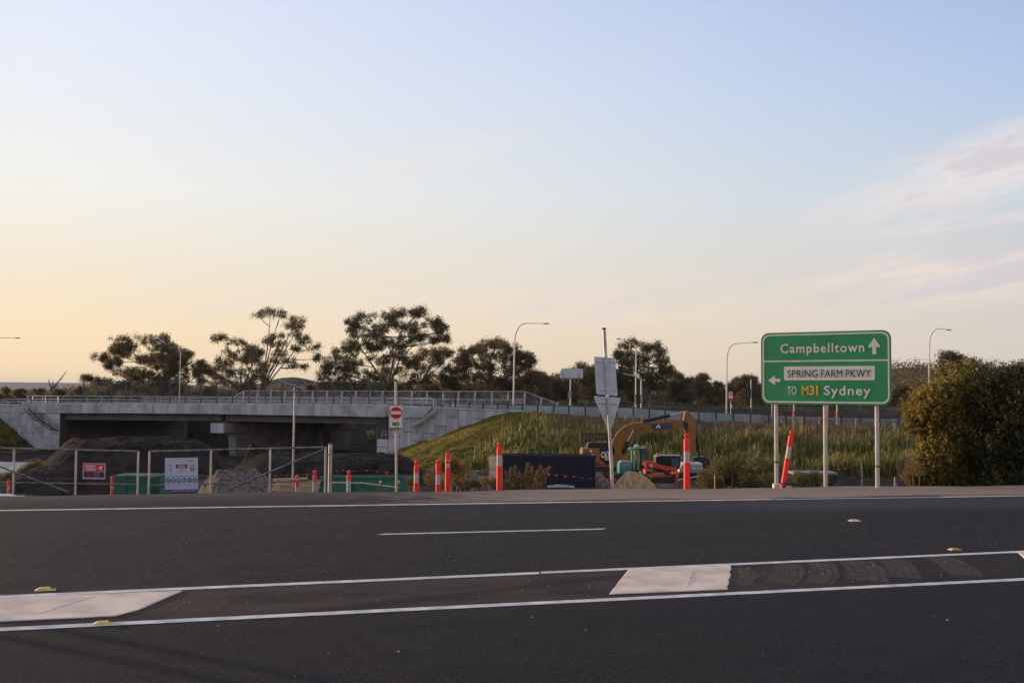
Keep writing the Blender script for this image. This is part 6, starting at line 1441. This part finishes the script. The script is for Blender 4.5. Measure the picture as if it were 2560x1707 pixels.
def loader():
    D = 70; zg = tz(xat(1650, D), D); b, k, z = frame(D, 1440, 1000, zg, 1650); t = thing('compact_loader', 'orange compact track loader with dark cab and red lift arm', 'loader', (b.x, D, zg)); O = M['orange']; K = M['mblack']; Rr = M['sec_orange']
    poly('cab', [(1340,1180),(1338,975),(1360,948),(1420,940),(1755,942),(1765,1000),(1765,1100),(1740,1170),(1600,1190)], -.5, .75, K, t, z, bevel=.05); poly('cab_window', [(1355,1100),(1352,985),(1372,962),(1590,960),(1592,1110)], -.515, -.503, M['glass'], t, z, bevel=0)
    poly('cab_window', [(1610,1110),(1605,975),(1712,975),(1735,1050),(1725,1125)], -.517, -.503, M['glass_teal'], t, z, bevel=0)
    poly('roof', [(1345,962),(1362,944),(1425,934),(1765,938),(1765,948),(1425,946),(1368,955)], -.55, .8, M['grey'], t, z, bevel=.01)
    poly('lift_arm', [(1148,1120),(1150,1060),(1180,1040),(1320,1042),(1400,1085),(1560,1118),(1690,1130),(1700,1200),(1690,1330),(1665,1330),(1655,1210),(1540,1195),(1400,1165),(1290,1140),(1200,1125),(1175,1180)], -.75, -.55, Rr, t, z); poly('lift_arm', [(1160,1120),(1190,1045),(1330,1050),(1560,1120),(1690,1132),(1690,1200),(1540,1195),(1300,1140)], .8, 1.0, Rr, t, z)
    poly('arm_plate', [(1238,1080),(1275,1080),(1275,1118),(1238,1118)], -.765, -.753, M['white'], t, z, bevel=0); poly('arm_stripe', [(1405,1110),(1550,1130),(1558,1180),(1410,1150)], -.77, -.753, O, t, z, bevel=0)
    poly('chassis', [(1162,1180),(1285,1190),(1300,1260),(1600,1245),(1660,1265),(1600,1320),(1240,1300),(1165,1250)], -.5, .7, O, t, z, bevel=.03); poly('rear_grille', [(1180,1200),(1270,1205),(1275,1250),(1185,1245)], -.515, -.503, M['rust'], t, z, bevel=0)
    rod('cylinder', (1290, 1150), (1610, 1260), -.6, .05, K, t, z); rod('cylinder', (1660, 1200), (1715, 1350), -.8, .04, M['machrome'], t, z)
    poly('beacon', [(1368,935),(1375,905),(1400,903),(1412,935)], -.1, .1, M['beacon'], t, z, bevel=.01)
    for yy in (-.85, .7):
        o = MB(); o.prism([z(*p) for p in ((1235,1330),(1290,1285),(1640,1285),(1680,1330),(1640,1392),(1290,1392))][::-1], yy, yy+.35); local(o, 'track', K, t, bevel=.04)
    poly('bucket', [(1655,1330),(1665,1240),(1700,1200),(1722,1210),(1712,1290),(1712,1385),(1655,1390)], -.9, 1.0, O, t, z, bevel=.02)
    for a_, b_ in (((1690, 1250), (1820, 1070)), ((1600, 1160), (1690, 1320))): rod('stay', a_, b_, -.95, .03, M['yellow'], t, z)
M['sec_orange'] = mat('red_orange_paint', (.58, .045, .03), .5, 0, .12, 3)
loader()
def ute():
    D = 82; zg = tz(xat(1720, D), D); b, k, z = frame(D, 1440, 1000, zg, 1725); t = thing('utility_truck', 'silver tray-back work truck behind the tall bollard and orange loader', 'truck', (b.x, D, zg)); S = M['silver']; K = M['mblack']
    poly('tool_box', [(1925,1065),(2120,1062),(2122,1108),(1925,1110)], -.9, .9, S, t, z, bevel=.02); poly('tray_side', [(1925,1118),(2122,1116),(2122,1170),(1925,1174)], -.92, -.8, S, t, z, bevel=.02); poly('tray_side', [(1925,1180),(2122,1178),(2110,1222),(1925,1228)], -.9, .9, M['grey'], t, z, bevel=.02)
    poly('cab', [(1760,1110),(1800,1060),(1918,1060),(1918,1235),(1720,1235),(1725,1160)], -.85, .85, S, t, z, bevel=.06); poly('cab_window', [(1775,1115),(1808,1075),(1900,1075),(1900,1118)], -.865, -.853, M['glass'], t, z, bevel=0)
    poly('chassis', [(1735,1238),(2110,1230),(2105,1300),(1740,1305)], -.7, .7, K, t, z)
    for x in (1790, 2040):
        cx, cz = z(x, 1290); w_ = MB(); w_.lathe([(.1, -.02), (.36, 0), (.38, .05), (.38, .2), (.36, .24)], n=18)
        for yy in (-.92, .68): w2 = MB(); w2.v = [(cx+a, yy+c, cz+b_) for a, b_, c in w_.v]; w2.f = w_.f; local(w2, 'wheel', M['rubber'], t, smooth=True)
    rod('ladder_rail', (1935, 900), (1990, 1060), -.5, .035, M['yellow'], t, z); rod('ladder_rail', (1700, 1340), (2080, 1270), -1.1, .05, S, t, z)
ute()
# low dark trailer glimpsed below the green sign
D = 52; b = at(2045, 1188, D); t = thing('flat_trailer', 'low dark trailer half hidden by shrubs below the green sign', 'trailer', (b.x, D, tz(b.x, D))); zr_ = at(2045, 1178, D).z-t.location.z
mb = MB(); mb.box((-1.3, -.6, zr_-.12), (.75, .6, zr_)); local(mb, 'deck', M['grey'], t, bevel=.02); mb = MB(); mb.box((-.9, -.65, zr_-.5), (.7, -.55, zr_-.14)); local(mb, 'side_board', M['mblack'], t)
for x in (-.4, .3):
    w_ = MB(); w_.lathe([(.30, 0), (.32, .05), (.32, .18), (.30, .2)], n=16)
    for yy in (-.7, .5): w2 = MB(); w2.v = [(x+a, yy+c, .32+b_) for a, b_, c in w_.v]; w2.f = w_.f; local(w2, 'wheel', M['rubber'], t, smooth=True)
mb = MB(); p = at(2240, 1208, 33); z1 = at(2237, 1191, 33); mb.tube([(p.x-.06, 33, p.z-.3), z1], .018, 5); mb.tube([z1, (p.x+.02, 33, p.z-.1)], .015, 5); tag(mb.build('timber_peg', M['timber']), 'small pale crossed timber peg left of the big bush', 'peg')
mb = MB(); p = at(1777, 1216, 31); mb.tube([(p.x, 30.4, p.z-.2), (p.x, 30.4, at(1775, 1188, 30.4).z)], .012, 5); tag(mb.build('marker_stake', M['alu']), 'thin pale stake in front of the shrub mass right of the tall bollard', 'stake')

# ------------------------------------------------------------------ the air
hz = bpy.data.materials.new('air'); hz.use_nodes = True; nt = hz.node_tree; nt.nodes.remove(nt.nodes['Principled BSDF'])
pv_ = nt.nodes.new('ShaderNodeVolumePrincipled'); pv_.inputs['Density'].default_value = 4.0e-5; pv_.inputs['Color'].default_value = (.80, .86, .95, 1); pv_.inputs['Anisotropy'].default_value = 0.0
nt.links.new(pv_.outputs[0], nt.nodes['Material Output'].inputs['Volume'])
mb = MB(); mb.box((-42000, -900, -60), (42000, 16500, 140)); mb.build('haze', hz, kind='stuff')
